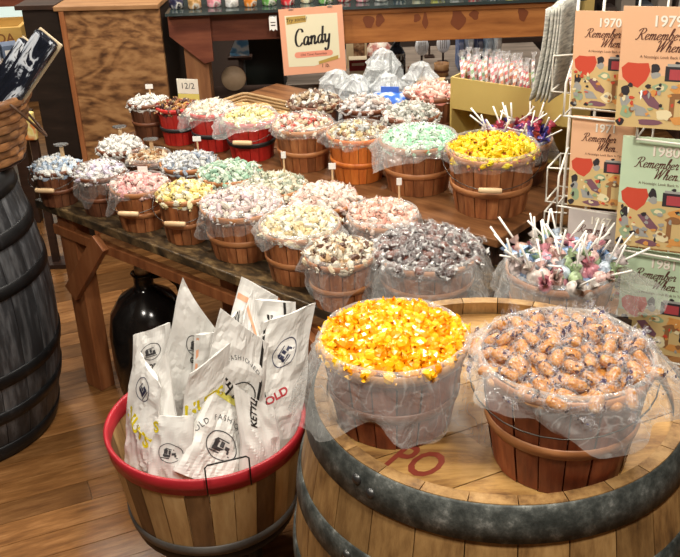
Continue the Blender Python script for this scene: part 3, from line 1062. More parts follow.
# ------------------------------------------------------------------ the two baskets on the barrel
pO = Vector((.086, 1.380, HEADZ + .001))
splint_basket('dark red splint basket of bright orange candy on the oak barrel', pO, .122, .158, RB, HDK, TN, None, 18, seed=91, taper=.80, group='splint baskets of candy')
ORC = palette('orange_candy', [(.92, .38, .004), (.95, .46, .006), (.88, .31, .004), (.96, .54, .015)], .25, .25, .5)
ORE = palette('orange_wrap', [(.93, .46, .008), (.95, .52, .02), (.90, .40, .005)], .2, 0, .3)
protos = []
for k in range(4):
    rs = random.Random(k + 40)
    m = MB()
    m.lathe([(.0006, -.0105), (.0080, -.0090), (.0108, -.003), (.0108, .003), (.0080, .0090), (.0006, .0105)], 8, 0, XROT, jit=lambda a, z: 1 + .14 * math.sin(3 * a + k) + .08 * math.sin(5 * a + z * 300), smooth=False)
    b = m.obj('orange_candy', ORC)
    m = MB()
    fan(m, .0090, 1, .0075, .004, .0070, 0, rs, 9, .45)
    fan(m, -.0090, -1, .0075, .004, .0070, 0, rs, 9, .45)
    m.obj('wrapper_end', ORE, b)
    protos.append(b)
heap_fill(protos, pO, .122, .152, .036, 280, 'bright orange hard candy in yellow cellophane on the oak barrel', 'candy', 'orange hard candies', 304, [ORC], 'orange_candy_heap', 'bright orange candies lying lower in the heap on the oak barrel', .92, spread=1.0, tiltmax=1.0)
for q in protos:
    purge(q)
liner('large clear bag hanging low around the basket of orange candy', pO, .122, .158, LINER2, .095, .030, [(-.42, .42, .045, .040), (-2.75, .5, .015, .022), (-1.5, .5, .012, .0)], 92, 1.5)

pP = Vector((.346, 1.256, HEADZ + .001))
splint_basket('reddish brown splint basket of peanut butter candy at the barrel front', pP, .131, .190, RB, HB, HB, (-2.0, .03), 18, seed=95, taper=.80, bandz=.45, group='splint baskets of candy', grip=False)
PNB, nt, b = nmat('peanut_candy')
tc = add(nt, 'ShaderNodeTexCoord')
wv = add(nt, 'ShaderNodeTexNoise')
wv.inputs['Scale'].default_value = 120
wv.inputs['Distortion'].default_value = 1.5
wv.inputs['Detail'].default_value = 3
nt.links.new(tc.outputs['Object'], wv.inputs[0])
nt.links.new(ramp(nt, wv.outputs['Fac'], [(.3, (.36, .12, .022)), (.5, (.55, .235, .055)), (.7, (.68, .37, .12))]), b.inputs['Base Color'])
b.inputs['Roughness'].default_value = .3
protos = []
for k in range(3):
    rs = random.Random(k + 60)
    m = MB()
    sausage(m, .0160, .9, .0100, 0, 12, 0, .42)
    o = m.obj('peanut_butter_candy', PNB)
    m = MB()
    m.lathe([(.004, -.021), (.011, -.017), (.0145, -.008), (.0125, 0), (.0145, .008), (.011, .017), (.004, .021)], 11, 0, XROT, jit=lambda a, z: 1 + .13 * math.sin(3 * a + k + z * 200) + .10 * math.sin(7 * a - z * 400), smooth=False)
    fan(m, .0195, 1, .016, .005, .0165, 0, rs, 12, .5)
    fan(m, -.0195, -1, .016, .005, .0165, 0, rs, 12, .5)
    m.obj('wrapper', CELLOP, o)
    protos.append(o)
heap_fill(protos, pP, .131, .184, .024, 66, 'brown peanut butter candy in clear printed twist wrap at the barrel front', 'candy', 'peanut butter candies', 305, [PNB], 'peanut_butter_candy_heap', 'peanut butter candies lying lower in the heap at the barrel front', .98, spread=1.05, tiltmax=.5)
for q in protos:
    purge(q)
liner('clear bag folded over the basket of peanut butter candy', pP, .131, .190, LINER2, .030, .020, [(-.45, .8, .03, .035), (-1.4, .4, .03, .006), (1.2, .9, .0, .02)], 96, 1.3)


# ------------------------------------------------------------------ tags and stakes standing in the candy
def tag_stake(label, loc, h, w=.026, ch=.016, rz=0., lean=0., flat=False):
    t = thing('price_tag', label, 'price tag', loc, rz)
    t.rotation_euler = (lean, 0, rz)
    if not flat:
        MB().box((0, 0, h / 2), (.005, .003, h)).obj('stick', GRIP, t)
        MB().box((0, -.003, h + ch / 2 - .004), (w, .0012, ch)).obj('card', PAPERW, t)
    else:
        MB().box((0, 0, h / 2), (.011, .008, h)).obj('clothespin', GRIP, t)
        d = MB()
        d.lathe([(.024, 0), (.0245, .002), (.024, .004)], 20, 0, Matrix.Translation((0, 0, h)) @ Matrix.Diagonal((1, .6, 1, 1)), (True, True), False)
        d.obj('metal_disc', plain('dull_steel', (.5, .5, .5), .25, .9), t)
    return t


def at_heap(key, da, x, dz=-.02):
    p, R, h, H = SPOTS[key]
    return (p.x + R * x * math.cos(da), p.y + R * x * math.sin(da), p.z + h + H * (1 - x * x) + dz)


tag_stake('wooden stake with an oval metal disc standing in the pale blue taffy', at_heap('A1', .9, .5), .058, flat=True)
tag_stake('wooden stake with an oval metal disc standing in the white taffy', at_heap('B1', 1.5, .3), .05, flat=True)
tag_stake('wooden stake with an oval metal disc standing in the caramels', at_heap('B2', 1.2, .3), .056, flat=True)
tag_stake('small white tag on a stick in the white mints by the plywood', at_heap('R1', .5, .2), .05)
tag_stake('white tag on a stick in the slate blue mints', at_heap('B3', .9, .5), .062)
tag_stake('white tag lying low behind the pink taffy', at_heap('A3', 1.5, .75, -.01), .016, .03, .02)
tag_stake('white tag on a thin stick in the sage taffy before the striped candy', at_heap('B5', .9, .55), .072, .014, .02)
tag_stake('white tag on a wooden stick in the rose taffy', at_heap('B6', 1.0, .5), .07, .02, .018)
tag_stake('white tag on a wooden stick in the salmon taffy', at_heap('B7', .75, .7), .075, .014, .02)

# ------------------------------------------------------------------ bushel basket of paper bags
BU = Vector((-.343, 1.93, 0))
st = thing('stool', 'low black stool under the bushel basket of paper bags', 'stool', BU)
MB().lathe([(.2, .215), (.205, .22), (.205, .24), (.2, .245)], 36, 0, None, (True, True)).obj('seat', plain('black_paint', (.012, .011, .011), .5), st)
for k in range(4):
    a = PI / 4 + k * PI / 2
    MB().tube([(.16 * math.cos(a), .16 * math.sin(a), 0), (.14 * math.cos(a), .14 * math.sin(a), .216)], .018, 8).obj('leg', MATS['black_paint'], st)

BUZ, BUH, BUR = .2455, .255, .243
STRIPE = noisy('bushel_staves', [(.25, (.34, .19, .07)), (.5, (.52, .33, .14)), (.75, (.66, .46, .22))], 7, (5, 5, .8), .5, island=.16)
STRIPD = noisy('dark_bushel_staves', [(.25, (.10, .05, .02)), (.5, (.19, .10, .04)), (.75, (.28, .16, .07))], 7, (5, 5, .8), .5, island=.2)
bk = thing('bushel_basket', 'large bushel basket with red rim full of white paper bags', 'basket', (BU.x, BU.y, BUZ))
n = 26
brad = lambda z: BUR * (.86 + .14 * z / BUH)
for dark in (0, 1):
    m = MB()
    for i in range(n):
        if (i % 3 == 1) != bool(dark):
            continue
        a0, a1 = 2 * PI * (i + .02) / n, 2 * PI * (i + .98) / n
        vs, fs = [], []
        for inn in (0, 1):
            for z in (0, BUH * .5, BUH - .002):
                for q in range(3):
                    a = a0 + (a1 - a0) * q / 2
                    r = brad(z) - inn * .004
                    vs.append((r * math.cos(a), r * math.sin(a), z))
        for j in range(2):
            for q in range(2):
                A = j * 3 + q
                fs.append((A, A + 1, A + 4, A + 3))
                fs.append((9 + A + 3, 9 + A + 4, 9 + A + 1, 9 + A))
        m.put(vs, fs)
    o = m.obj('staves', STRIPD if dark else STRIPE, bk)
    o['label'] = 'dark brown staves' if dark else 'pale wood staves'
MB().lathe([(brad(0) - .004, .004), (.001, .004)], 36).lathe([(.001, .001), (brad(0) - .004, .001)], 36).obj('base', STRIPE, bk)
REDR = noisy('red_rim_paint', [(.3, (.34, .012, .02)), (.6, (.48, .022, .035)), (.8, (.56, .05, .06))], 9, (1, 1, 4), .4)
o = MB().lathe([(brad(BUH) - .006, BUH - .04), (brad(BUH - .045) + .004, BUH - .046), (brad(BUH - .02) + .004, BUH - .022), (brad(BUH) + .0035, BUH - .001), (brad(BUH) - .002, BUH + .001), (brad(BUH) - .008, BUH - .003), (brad(BUH) - .010, BUH - .04)], 72).obj('rim', REDR, bk)
o['label'] = 'red painted rim hoop'
o = MB().lathe([(brad(0) + .001, .004), (brad(0) + .006, .006), (brad(.03) + .006, .03), (brad(.03) + .001, .033)], 72).obj('band', noisy('grey_wire_band', [(.3, (.06, .055, .05)), (.7, (.14, .13, .12))], 8, rough=.5), bk)
for af in (math.radians(-72), math.radians(108)):
    rr = brad(BUH) + .007
    A = Vector((math.cos(af), math.sin(af), 0))
    B = Vector((-math.sin(af), math.cos(af), 0))
    pts = [A * rr + B * -.05 + Vector((0, 0, BUH - .035)), A * rr + B * -.05 + Vector((0, 0, BUH + .04)), A * rr + B * -.044 + Vector((0, 0, BUH + .046)), A * rr + B * .044 + Vector((0, 0, BUH + .046)), A * rr + B * .05 + Vector((0, 0, BUH + .04)), A * rr + B * .05 + Vector((0, 0, BUH - .035))]
    MB().tube(pts, .002, 6).obj('handle', plain('black_wire', (.015, .013, .012), .4, .5), bk)
o['label'] = 'dark hoop round the bottom'

BAGM = noisy('white_bag_paper', [(.3, (.70, .69, .66)), (.6, (.80, .79, .76)), (.8, (.84, .83, .80))], 14, (1, 1, 1), .45)


def paper_bag(label, base, top, face, w, t, prints, seed, taper=0., slant=0.):
    """A flat-topped paper bag from base to top (world points), front turned towards the angle face."""
    base, top = Vector(base), Vector(top)
    z = (top - base)
    h = z.length
    z.normalize()
    y = -Vector((math.cos(face), math.sin(face), 0))
    x = y.cross(z).normalized()
    y = z.cross(x)
    M_ = Matrix(((x.x, y.x, z.x, base.x), (x.y, y.y, z.y, base.y), (x.z, y.z, z.z, base.z), (0, 0, 0, 1)))
    root = thing('paper_bag', label, 'paper bag')
    root.matrix_world = M_

    def surf(u, v, side):
        th = t * (1 - (v / h) ** 1.6) / 2 + .0015
        k = 1 - (abs(u) / (w / 2)) ** 4 * .75
        cre = .012 * noise.noise(Vector((u * 20 + seed * 7, v * 13, side * 2.3))) + .010 * (abs(noise.noise(Vector((u * 34 + v * 14, v * 20 - u * 9 + seed, 5.1)))) - .2)
        edge = min(1, (w / 2 - abs(u)) / .012)
        tw = .10 * math.sin(seed * 2.1) * v / h
        uu = u * (1 - taper * v / h)
        yy = side * th * k + cre * edge * (1 if side < 0 else -1)
        v = v * (1 + slant * u / w)
        return Vector((uu + .012 * noise.noise(Vector((v * 9, seed * 3.3, .5))) * min(1, v / .1), yy + uu * tw + .02 * math.sin(v * 9 + seed) * v / h, v - .012 * max(0, v / h - .7) * (u / w * 2) * math.sin(seed * 1.7) / .3))
    NU, NV = 18, 34
    m = MB()
    vs, fs = [], []
    for side in (-1, 1):
        for j in range(NV + 1):
            for i in range(NU + 1):
                vs.append(surf(-w / 2 + w * i / NU, h * j / NV, side))
    K = (NU + 1) * (NV + 1)
    for j in range(NV):
        for i in range(NU):
            A = j * (NU + 1) + i
            fs.append((A, A + 1, A + NU + 2, A + NU + 1))
            fs.append((K + A + NU + 1, K + A + NU + 2, K + A + 1, K + A))
    for j in range(NV):
        for i in (0, NU):
            A = j * (NU + 1) + i
            q = (A, A + NU + 1, K + A + NU + 1, K + A)
            fs.append(q if i == 0 else tuple(reversed(q)))
    for i in range(NU):
        fs.append((i + 1, i, K + i, K + i + 1))
        A = NV * (NU + 1) + i
        fs.append((A, A + 1, K + A + 1, K + A))
    m.put(vs, fs, 0, None, False).obj('bag_body', BAGM, root)

    def stick(name, pv, pf, mt, u0, v0, rot=0.):
        c, s = math.cos(rot), math.sin(rot)
        out = []
        for px, py, _ in pv:
            u, v = u0 + px * c - py * s, v0 + px * s + py * c
            u = max(-w / 2 + .002, min(w / 2 - .002, u))
            v = max(.002, min(h - .002, v))
            q = surf(u, v, -1)
            q.y -= .0011
            out.append(q)
        MB().put(out, pf).obj(name, mt, root)

    def quad(x0, y0, x1, y1, nx=6, ny=2):
        vs = [(x0 + (x1 - x0) * i / nx, y0 + (y1 - y0) * j / ny, 0) for j in range(ny + 1) for i in range(nx + 1)]
        fs = [(j * (nx + 1) + i, j * (nx + 1) + i + 1, (j + 1) * (nx + 1) + i + 1, (j + 1) * (nx + 1) + i) for j in range(ny) for i in range(nx)]
        return vs, fs
    for pr in prints:
        k = pr[0]
        if k == 'emblem':
            _, u0, v0, s, mt, rot = pr
            vs, fs = [], []
            for rr in (1, .93):
                for i in range(28):
                    a = 2 * PI * i / 28
                    vs.append((s * rr * math.cos(a), s * .72 * rr * math.sin(a), 0))
            fs += [(i, (i + 1) % 28, 28 + (i + 1) % 28, 28 + i) for i in range(28)]
            for x0, y0, x1, y1 in ((-.55, -.30, .5, -.12), (-.5, -.12, -.2, .14), (-.1, -.08, .12, .22), (.2, -.12, .46, .06), (-.7, -.42, .6, -.36), (-.3, .26, .35, .32)):
                a, b = quad(x0 * s, y0 * s, x1 * s, y1 * s, 2, 1)
                o = len(vs)
                vs += a
                fs += [tuple(q + o for q in f) for f in b]
            o = len(vs)
            vs += [(-.55 * s, .14 * s, 0), (-.15 * s, .14 * s, 0), (-.35 * s, .34 * s, 0)]
            fs.append((o, o + 1, o + 2))
            stick('emblem', vs, fs, mt, u0, v0, rot)
        elif k == 'text':
            _, s_txt, u0, v0, size, mt, rot = pr
            a, b = text_vf(s_txt, size, 0, 'CENTER', size * .035)
            stick('lettering', a, b, mt, u0, v0, rot)
        elif k == 'arc':
            _, s_txt, u0, v0, size, mt, rad = pr
            L = len(s_txt)
            vs, fs = [], []
            for i, ch in enumerate(s_txt):
                if ch == ' ':
                    continue
                a, b = text_vf(ch, size)
                th = (i - (L - 1) / 2) * size * .72 / rad
                o = len(vs)
                for px, py, _z in a:
                    r = rad + py
                    q = th + px / rad
                    vs.append((r * math.sin(q), r * math.cos(q) - rad, 0))
                fs += [tuple(q + o for q in f) for f in b]
            stick('lettering', vs, fs, mt, u0, v0)
        elif k == 'bar':
            _, u0, v0, u1, v1, mt = pr
            a, b = quad(u0, v0, u1, v1, 10, 6)
            stick('stripe', a, b, mt, 0, 0)
        elif k == 'code':
            _, u0, v0, s = pr
            vs, fs = [], []
            x = 0
            r_ = random.Random(3)
            while x < s:
                wd = r_.choice((.0016, .003))
                a, b = quad(x, 0, x + wd, s * .55, 1, 3)
                o = len(vs)
                vs += a
                fs += [tuple(q + o for q in f) for f in b]
                x += wd + r_.choice((.0018, .003))
            stick('barcode', vs, fs, BLACK, u0, v0)
    return root


GY = plain('grey_ink', (.06, .06, .065), .5)
NV_ = plain('navy_ink', (.03, .035, .08), .5)
RINK = plain('red_ink', (.45, .04, .05), .5)
YSTR = plain('yellow_band', (.80, .74, .16), .5)
FR = -PI / 2
Z0 = BUZ + .012
paper_bag('tall white bag rising to a point, house emblem low on its front', (-.460, 1.93, .34), (-.335, 2.015, .755), -1.30, .160, .05, [('emblem', -.004, .35, .033, GY, .35), ('text', 'GOODS', .022, .315, .018, BLACK, .35), ('code', .015, .45, .03)], 1, .15, slant=-0.28)
paper_bag('white bag standing edge on with a barcode behind the pointed one', (-.375, 1.985, .32), (-.265, 2.05, .725), -.70, .14, .05, [('code', -.03, .39, .06), ('text', 'GOODS', -.035, .29, .018, BLACK, .6)], 2, .2, slant=0.25)
paper_bag('white bag with a grey emblem at the back left of the bushel basket', (-.470, 1.99, .36), (-.470, 2.045, .690), -1.85, .115, .05, [('emblem', 0, .28, .03, GY, .15), ('text', 'GOODS', 0, .235, .018, BLACK, .15)], 3, .1, slant=0.05)
paper_bag('white bag leaning left with yellow letters against the red rim', (-.485, 1.835, .385), (-.455, 1.875, .680), -2.35, .135, .055, [('emblem', .005, .25, .034, NV_, 1.0), ('text', 'NUTS', .002, .145, .040, YEL, -.35), ('bar', -.06, .32, .06, .34, YSTR)], 4, .25, slant=-0.2)
paper_bag('narrow crumpled white bag with grey print right of the yellow lettered bag', (-.415, 1.800, .37), (-.445, 1.885, .675), -1.75, .10, .055, [('text', 'KETTLE', 0, .2, .022, GY, 1.5), ('bar', -.045, .33, .045, .345, YSTR)], 5, .3, slant=0.3)
paper_bag('small white bag low at the basket front with a yellow letter', (-.415, 1.768, .415), (-.410, 1.80, .590), -1.95, .11, .05, [('text', 'S', -.03, .14, .036, YEL, .1), ('emblem', .012, .10, .03, GY, 0), ('bar', -.055, .025, .055, .04, YSTR)], 6, -.1)
paper_bag('upright white bag with bold yellow letters in the basket middle', (-.365, 1.80, .38), (-.310, 1.88, .70), -1.35, .11, .055, [('text', 'NUTS', 0, .215, .040, YEL, .12), ('bar', -.05, .13, .05, .155, YSTR)], 7, .2, slant=0.2)
paper_bag('large white bag with a bold black emblem and block letters in the middle', (-.330, 1.85, .32), (-.225, 1.935, .75), -1.25, .165, .07, [('emblem', .012, .28, .052, BLACK, .9), ('text', 'KETTLE', -.044, .25, .040, BLACK, 1.05), ('arc', 'FASHIONED', .01, .375, .015, GY, .06), ('bar', .060, .10, .068, .45, BLACK)], 8, .2, slant=-0.12)
paper_bag('white bag with a peach band across its top leaning right', (-.345, 1.975, .34), (-.200, 2.075, .775), -1.35, .105, .04, [('bar', -.05, .42, .05, .433, PKL), ('emblem', -.005, .33, .026, GY, .4)], 9, slant=-0.05)
paper_bag('white bag folded over with a black seam right of the bold emblem', (-.210, 1.865, .35), (-.220, 1.965, .735), -.75, .13, .06, [('bar', -.03, .05, -.022, .42, BLACK), ('text', 'KETTLE', .015, .18, .024, BLACK, 1.3), ('bar', .03, .28, .038, .44, PKL)], 10, .25, slant=0.3)
paper_bag('white bag with a red emblem at the right side of the basket', (-.205, 1.90, .36), (-.118, 1.975, .75), -1.25, .140, .055, [('emblem', .0, .31, .038, NV_, .9), ('text', 'OLD', -.01, .20, .028, RINK, .5), ('bar', -.062, .2, -.056, .44, BLACK)], 11, .15, slant=0.15)
paper_bag('small white bag between the black seamed bag and the red emblem bag', (-.205, 1.800, .40), (-.205, 1.845, .60), -.95, .11, .045, [('text', 'KETTLE', -.005, .17, .022, BLACK, 1.35)], 12, .1, slant=-0.3)
paper_bag('white bag with a yellow stripe and arched lettering lying at the front', (-.330, 1.760, .435), (-.230, 1.895, .61), -1.25, .175, .045, [('bar', -.085, .185, .085, .207, YSTR), ('arc', 'OLD FASHIONED K', -.01, .145, .0175, GY, .075), ('emblem', -.01, .09, .045, GY, 0)], 13, .1, slant=-0.15)
paper_bag('slim white bag with a peach side stripe behind the bold emblem bag', (-.375, 1.92, Z0 + .06), (-.305, 1.985, .715), FR + .1, .09, .05, [('bar', .012, .18, .024, .42, PKL), ('bar', -.04, .12, -.034, .40, PKL)], 14)
paper_bag('white bag with black side line at the back right of the basket', (-.225, 1.99, Z0 + .06), (-.155, 2.06, .745), FR + .35, .11, .05, [('bar', .02, .2, .027, .45, BLACK), ('text', 'II', -.015, .38, .034, BLACK, 0)], 15)

# ------------------------------------------------------------------ black jug under the table
jg = thing('stoneware_jug', 'glossy black stoneware jug standing under the table behind the bags', 'jug', (-.655, 2.83, 0))
JUG = noisy('black_glaze', [(.3, (.006, .005, .005)), (.6, (.014, .012, .011)), (.85, (.06, .045, .035))], 18, rough=.16)
MB().lathe([(.11, 0), (.128, .02), (.138, .12), (.138, .24), (.125, .315), (.09, .37), (.045, .40), (.032, .415), (.034, .45), (.04, .46), (.03, .462), (.026, .44)], 40, 0, None, (True, True)).obj('jug_body', JUG, jg)
MB().tube([(.035, 0, .445), (.075, 0, .45), (.115, 0, .41), (.125, 0, .36), (.108, 0, .335)], .011, 8).obj('handle', JUG, jg)
MB().lathe([(.024, .45), (.027, .478), (.025, .482)], 14, 0, None, (True, True)).obj('cork', GRIP, jg)
bx = thing('cardboard_box', 'small cream cardboard box on the floor behind the table leg', 'box', T(-.055, .24), .3)
MB().box((0, 0, .06), (.09, .07, .12)).obj('carton', plain('cream_card', (.60, .50, .34), .7), bx)
MB().box((0, -.018, .1215), (.09, .034, .002)).box((0, .018, .1215), (.09, .034, .002)).obj('flap', MATS['cream_card'], bx)

# ------------------------------------------------------------------ woven basket and packages on the black barrel
wbp = Vector((-1.095, 2.755, .891))
wb = thing('woven_basket', 'round woven splint basket standing on the blackened barrel', 'basket', wbp)
m = MB()
NS, NZ = 26, 7
for j in range(NZ):
    for i in range(NS):
        r_ = .150 + .045 * j / NZ
        out = .0035 if (i + j) % 2 else -.002
        a0, a1 = 2 * PI * (i - .04) / NS, 2 * PI * (i + 1.04) / NS
        z0_, z1_ = .012 + j * .026, .012 + (j + 1) * .026 - .0025
        vs, fs = [], []
        for q in range(5):
            a = a0 + (a1 - a0) * q / 4
            bul = out * math.sin(PI * q / 4)
            for z, dr in ((z0_, -.002), ((z0_ + z1_) / 2, .002), (z1_, -.002)):
                rr = r_ + bul + dr
                vs.append((rr * math.cos(a), rr * math.sin(a), z))
        for q in range(4):
            for k in range(2):
                A = q * 3 + k
                fs.append((A, A + 3, A + 4, A + 1))
        m.put(vs, fs, 0, None, True)
WOV = noisy('woven_splint', [(.25, (.08, .03, .010)), (.5, (.22, .095, .032)), (.75, (.40, .20, .08))], 8, (2, 2, 9), .5, island=.5)
m.obj('weave', WOV, wb)
MB().lathe([(.143, .0), (.170, .20)], 40).lathe([(.001, .004), (.150, .004)], 40).obj('inner_wall', DARKW, wb)
MB().lathe([(.18, .185), (.199, .187), (.203, .202), (.198, .214), (.186, .214), (.180, .19)], 44).obj('rim', WOV, wb)
pts = []
for k in range(15):
    t = PI * k / 14
    pts.append((.15 * math.cos(t) * .9 + .06, -.212 + .02 * math.sin(t), .215 - .14 * math.sin(t)))
ba = math.radians(25)
pts = [(.205 * math.cos(ba + (k / 14 - .5) * 1.9) + .018 * math.sin(PI * k / 14), .205 * math.sin(ba + (k / 14 - .5) * 1.9) - .01, .205 - .15 * math.sin(PI * k / 14)) for k in range(15)]
MB().tube(pts, .004, 7).obj('handle', noisy('dark_cane', [(.3, (.05, .02, .01)), (.7, (.12, .06, .03))], 9), wb)
PKB = noisy('black_pack_glare_streaks', [(.3, (.006, .007, .010)), (.53, (.012, .014, .022)), (.57, (.40, .44, .50)), (.63, (.55, .58, .62)), (.66, (.01, .012, .02))], 9, (2.2, 4, .6), .12, distort=1.5)  # pale bands are glare streaks painted into the black
for (b0, t0, lab) in (((-1.05, 2.70, .97), (-.800, 2.745, 1.262), 'long black glossy package with pale edge leaning out of the woven basket'), ((-1.10, 2.75, .97), (-.875, 2.815, 1.225), 'shorter black glossy package leaning behind the pale edged one')):
    b0, t0 = Vector(b0), Vector(t0)
    z = (t0 - b0)
    L = z.length
    z.normalize()
    y = Vector((-.25, .6, -.6))
    x = y.cross(z).normalized()
    y = z.cross(x)
    pk = thing('glossy_package', lab, 'package')
    pk.matrix_world = Matrix(((x.x, y.x, z.x, b0.x), (x.y, y.y, z.y, b0.y), (x.z, y.z, z.z, b0.z), (0, 0, 0, 1)))
    MB().box((0, -.014, L / 2), (.078, .03, L)).obj('sleeve', PKB, pk, .012)
    o = MB().box((0, .006, L / 2), (.084, .007, L + .004)).obj('backing', plain('tan_backing', (.50, .40, .26), .5), pk, .003)
    o['label'] = 'pale tan backing board'

# ------------------------------------------------------------------ plywood cabinet
cb = thing('cabinet', 'tall cabinet with a plywood panel standing behind the candy table', 'cabinet', (-.90, 4.0, 0), math.radians(-4))
MB().box((-.10, .27, .545), (.58, .46, 1.09)).obj('cabinet_body', noisy('near_black_wood', [(.3, (.010, .006, .004)), (.6, (.022, .013, .009)), (.8, (.05, .03, .02))], 4, (1, 1, 5), .5), cb)
MB().box((-.003, .025, .545), (.398, .02, 1.09)).obj('plywood_panel', plywood('plywood'), cb)
MB().box((-.212, .018, .545), (.02, .03, 1.09)).obj('edge_strip', LEGM, cb)
MB().box((-.022, .20, 1.1), (.44, .40, .02)).obj('top_board', noisy('pale_top_trim', [(.3, (.24, .11, .04)), (.7, (.40, .21, .09))], 5, (1, 6, 6)), cb, .003)
MB().box((-.33, .25, 1.102), (.17, .44, .018)).obj('dark_top', DARKW, cb)

# ------------------------------------------------------------------ timber shelf with the Candy sign
SY = 4.0
su = thing('timber_shelf', 'heavy timber shelf with glass top behind the candy table', 'shelf', (0, SY, 0), 0)
BEAM = noisy('orange_beam', [(.25, (.20, .065, .018)), (.45, (.36, .13, .035)), (.62, (.46, .18, .05)), (.8, (.52, .23, .07))], 4, (1, 5, 7), .42, bump=.1)
RED = noisy('red_brown_beam', [(.25, (.09, .024, .013)), (.5, (.16, .045, .024)), (.75, (.25, .08, .04))], 4, (1, 5, 7), .45)
m = MB().box((.52, .02, .99), (1.0, .04, .15)).box((.52, .018, 1.048), (1.0, .05, .025))
o = m.obj('front_beam', BEAM, su, .003)
o['label'] = 'orange brown front beam'
for x, z, r1, r2 in ((.16, 1.003, .022, .03), (.205, 1.01, .018, .026), (.36, 1.012, .014, .02), (.395, 1.0, .012, .03), (.53, 1.003, .03, .042), (.60, 1.015, .02, .018), (.80, 1.01, .02, .03)):
    pts = [(x + r1 * (1 + .25 * math.sin(3 * a + x * 40)) * math.cos(a), -.0013, z + r2 * (1 + .2 * math.sin(2 * a + x * 90)) * math.sin(a)) for a in [2 * PI * q / 18 for q in range(18)]]
    o = MB().put(pts, [tuple(range(18))]).obj('stain', plain('dark_stain', (.20, .055, .018), .5), su)
    o['label'] = 'dark brown water stain on the beam'
MB().box((-.27, .07, 1.0), (.58, .03, .13)).obj('rear_beam', RED, su, .002)
MB().box((-.575, .09, .52), (.10, .10, 1.04)).obj('post', noisy('post_wood', [(.25, (.13, .05, .02)), (.5, (.24, .10, .04)), (.75, (.35, .17, .07))], 5, (5, 5, .8), .5), su, .003)
MB().box((.97, .09, .455), (.09, .09, .91)).obj('post', MATS['post_wood'], su, .003)
vs = [(-.675, .02, 1.05), (-.50, .02, 1.05), (-.50, .02, .86), (-.54, .02, .85), (-.675, .02, .97)]
N = 5
vs += [(x, .04, z) for x, _, z in vs]
MB().put(vs, [tuple(reversed(range(5))), tuple(range(5, 10))] + [(i, (i + 1) % N, (i + 1) % N + N, i + N) for i in range(N)]).obj('gusset', RED, su)
MB().box((.19, .17, 1.068), (1.73, .40, .012)).obj('glass_top', plain('dark_glass_edge', (.03, .045, .045), .08, 0, .5), su)

# sign
sg = thing('candy_sign', 'square cream Candy sign with peach border hung on the timber shelf', 'sign', (-.075, 3.955, .945), math.radians(4))
sg.rotation_euler = (math.radians(-4), math.radians(-1.5), math.radians(4))
SW, SH = .262, .268
PEACH = plain('peach_border', (.78, .38, .235), .5)
MB().box((0, 0, 0), (SW, .006, SH)).obj('board', PEACH, sg)
CREAM = plain('sign_cream', (.76, .71, .50), .5)
FL = Matrix.Rotation(PI / 2, 4, 'X')


def flat(vs, y, x0=0., z0=0., sc=1., rot=0.):
    c, s = math.cos(rot), math.sin(rot)
    return [(x0 + sc * (p[0] * c - p[1] * s), y, z0 + sc * (p[0] * s + p[1] * c)) for p in vs]


m = MB()
poly = [(-.108, -.100), (.0, -.104), (.108, -.078), (.108, .105), (-.108, .108)]
m.put(flat(poly, -.0036), [tuple(range(5))])
m.obj('cream_field', CREAM, sg)
OCH = plain('ochre_label', (.46, .30, .07), .5)
MB().put(flat([(-.102, .072), (-.022, .078), (-.022, .104), (-.102, .102)], -.0042), [(0, 1, 2, 3)]).obj('ochre_label', OCH, sg)
m = MB().put(flat([(.018, -.098), (.10, -.082), (.102, -.066), (.018, -.086)], -.0042), [(0, 1, 2, 3)])
m.obj('ochre_label', OCH, sg)
pill = [(-.068 + .012 * math.cos(a), .012 * math.sin(a)) for a in [PI / 2 + PI * q / 8 for q in range(9)]] + [(.068 + .012 * math.cos(a), .012 * math.sin(a)) for a in [-PI / 2 + PI * q / 8 for q in range(9)]]
MB().put(flat(pill, -.0042, 0, -.054), [tuple(range(18))]).obj('pink_pill', plain('pink_pill', (.78, .30, .20), .5), sg)
vs, fs, wd = script_vf('Candy', .034, .27, .10, .14, .98)
MB().put(flat(vs, -.0046, -wd / 2, -.018, 1, .06), fs).obj('lettering', BLACK, sg)
a, b = text_vf('Try some!', .021, .3)
MB().put(flat(a, -.0048, -.062, .083, 1, .04), b).obj('lettering', BLACK, sg)
a, b = text_vf('Old Time Favorites', .014, .1)
MB().put(flat(a, -.0048, 0, -.059), b).obj('lettering', INKB, sg)
a, b = text_vf('1 lb.', .022, .2)
MB().put(flat(a, -.0048, .045, -.112), b).obj('lettering', INKB, sg)
MB().box((-.08, .02, SH / 2 - .003), (.02, .05, .004)).box((.08, .02, SH / 2 - .003), (.02, .05, .004)).obj('hook', plain('steel', (.4, .4, .4), .3, .9), sg)

tg = thing('shelf_tag', 'small white paper tag hanging on the shelf edge left of the sign', 'price tag', (-.235, 3.962, 1.012))
MB().put([(-.016, 0, .03), (.016, 0, .03), (.016, 0, -.022), (.008, 0, -.016), (0, 0, -.024), (-.008, 0, -.016), (-.016, 0, -.022), (-.016, .0012, .03), (.016, .0012, .03), (.016, .0012, -.022), (.008, .0012, -.016), (0, .0012, -.024), (-.008, .0012, -.016), (-.016, .0012, -.022)],
         [tuple(range(7)), tuple(reversed(range(7, 14)))] + [(i, i + 7, (i + 1) % 7 + 7, (i + 1) % 7) for i in range(7)]).obj('card', PAPERW, tg)
MB().box((0, -.0005, .012), (.02, .0008, .003)).box((0, -.0005, 0), (.018, .0008, .004)).obj('lettering', BLACK, tg)
MB().box((0, .0225, .031), (.032, .045, .0015)).obj('fold', PAPERW, tg)

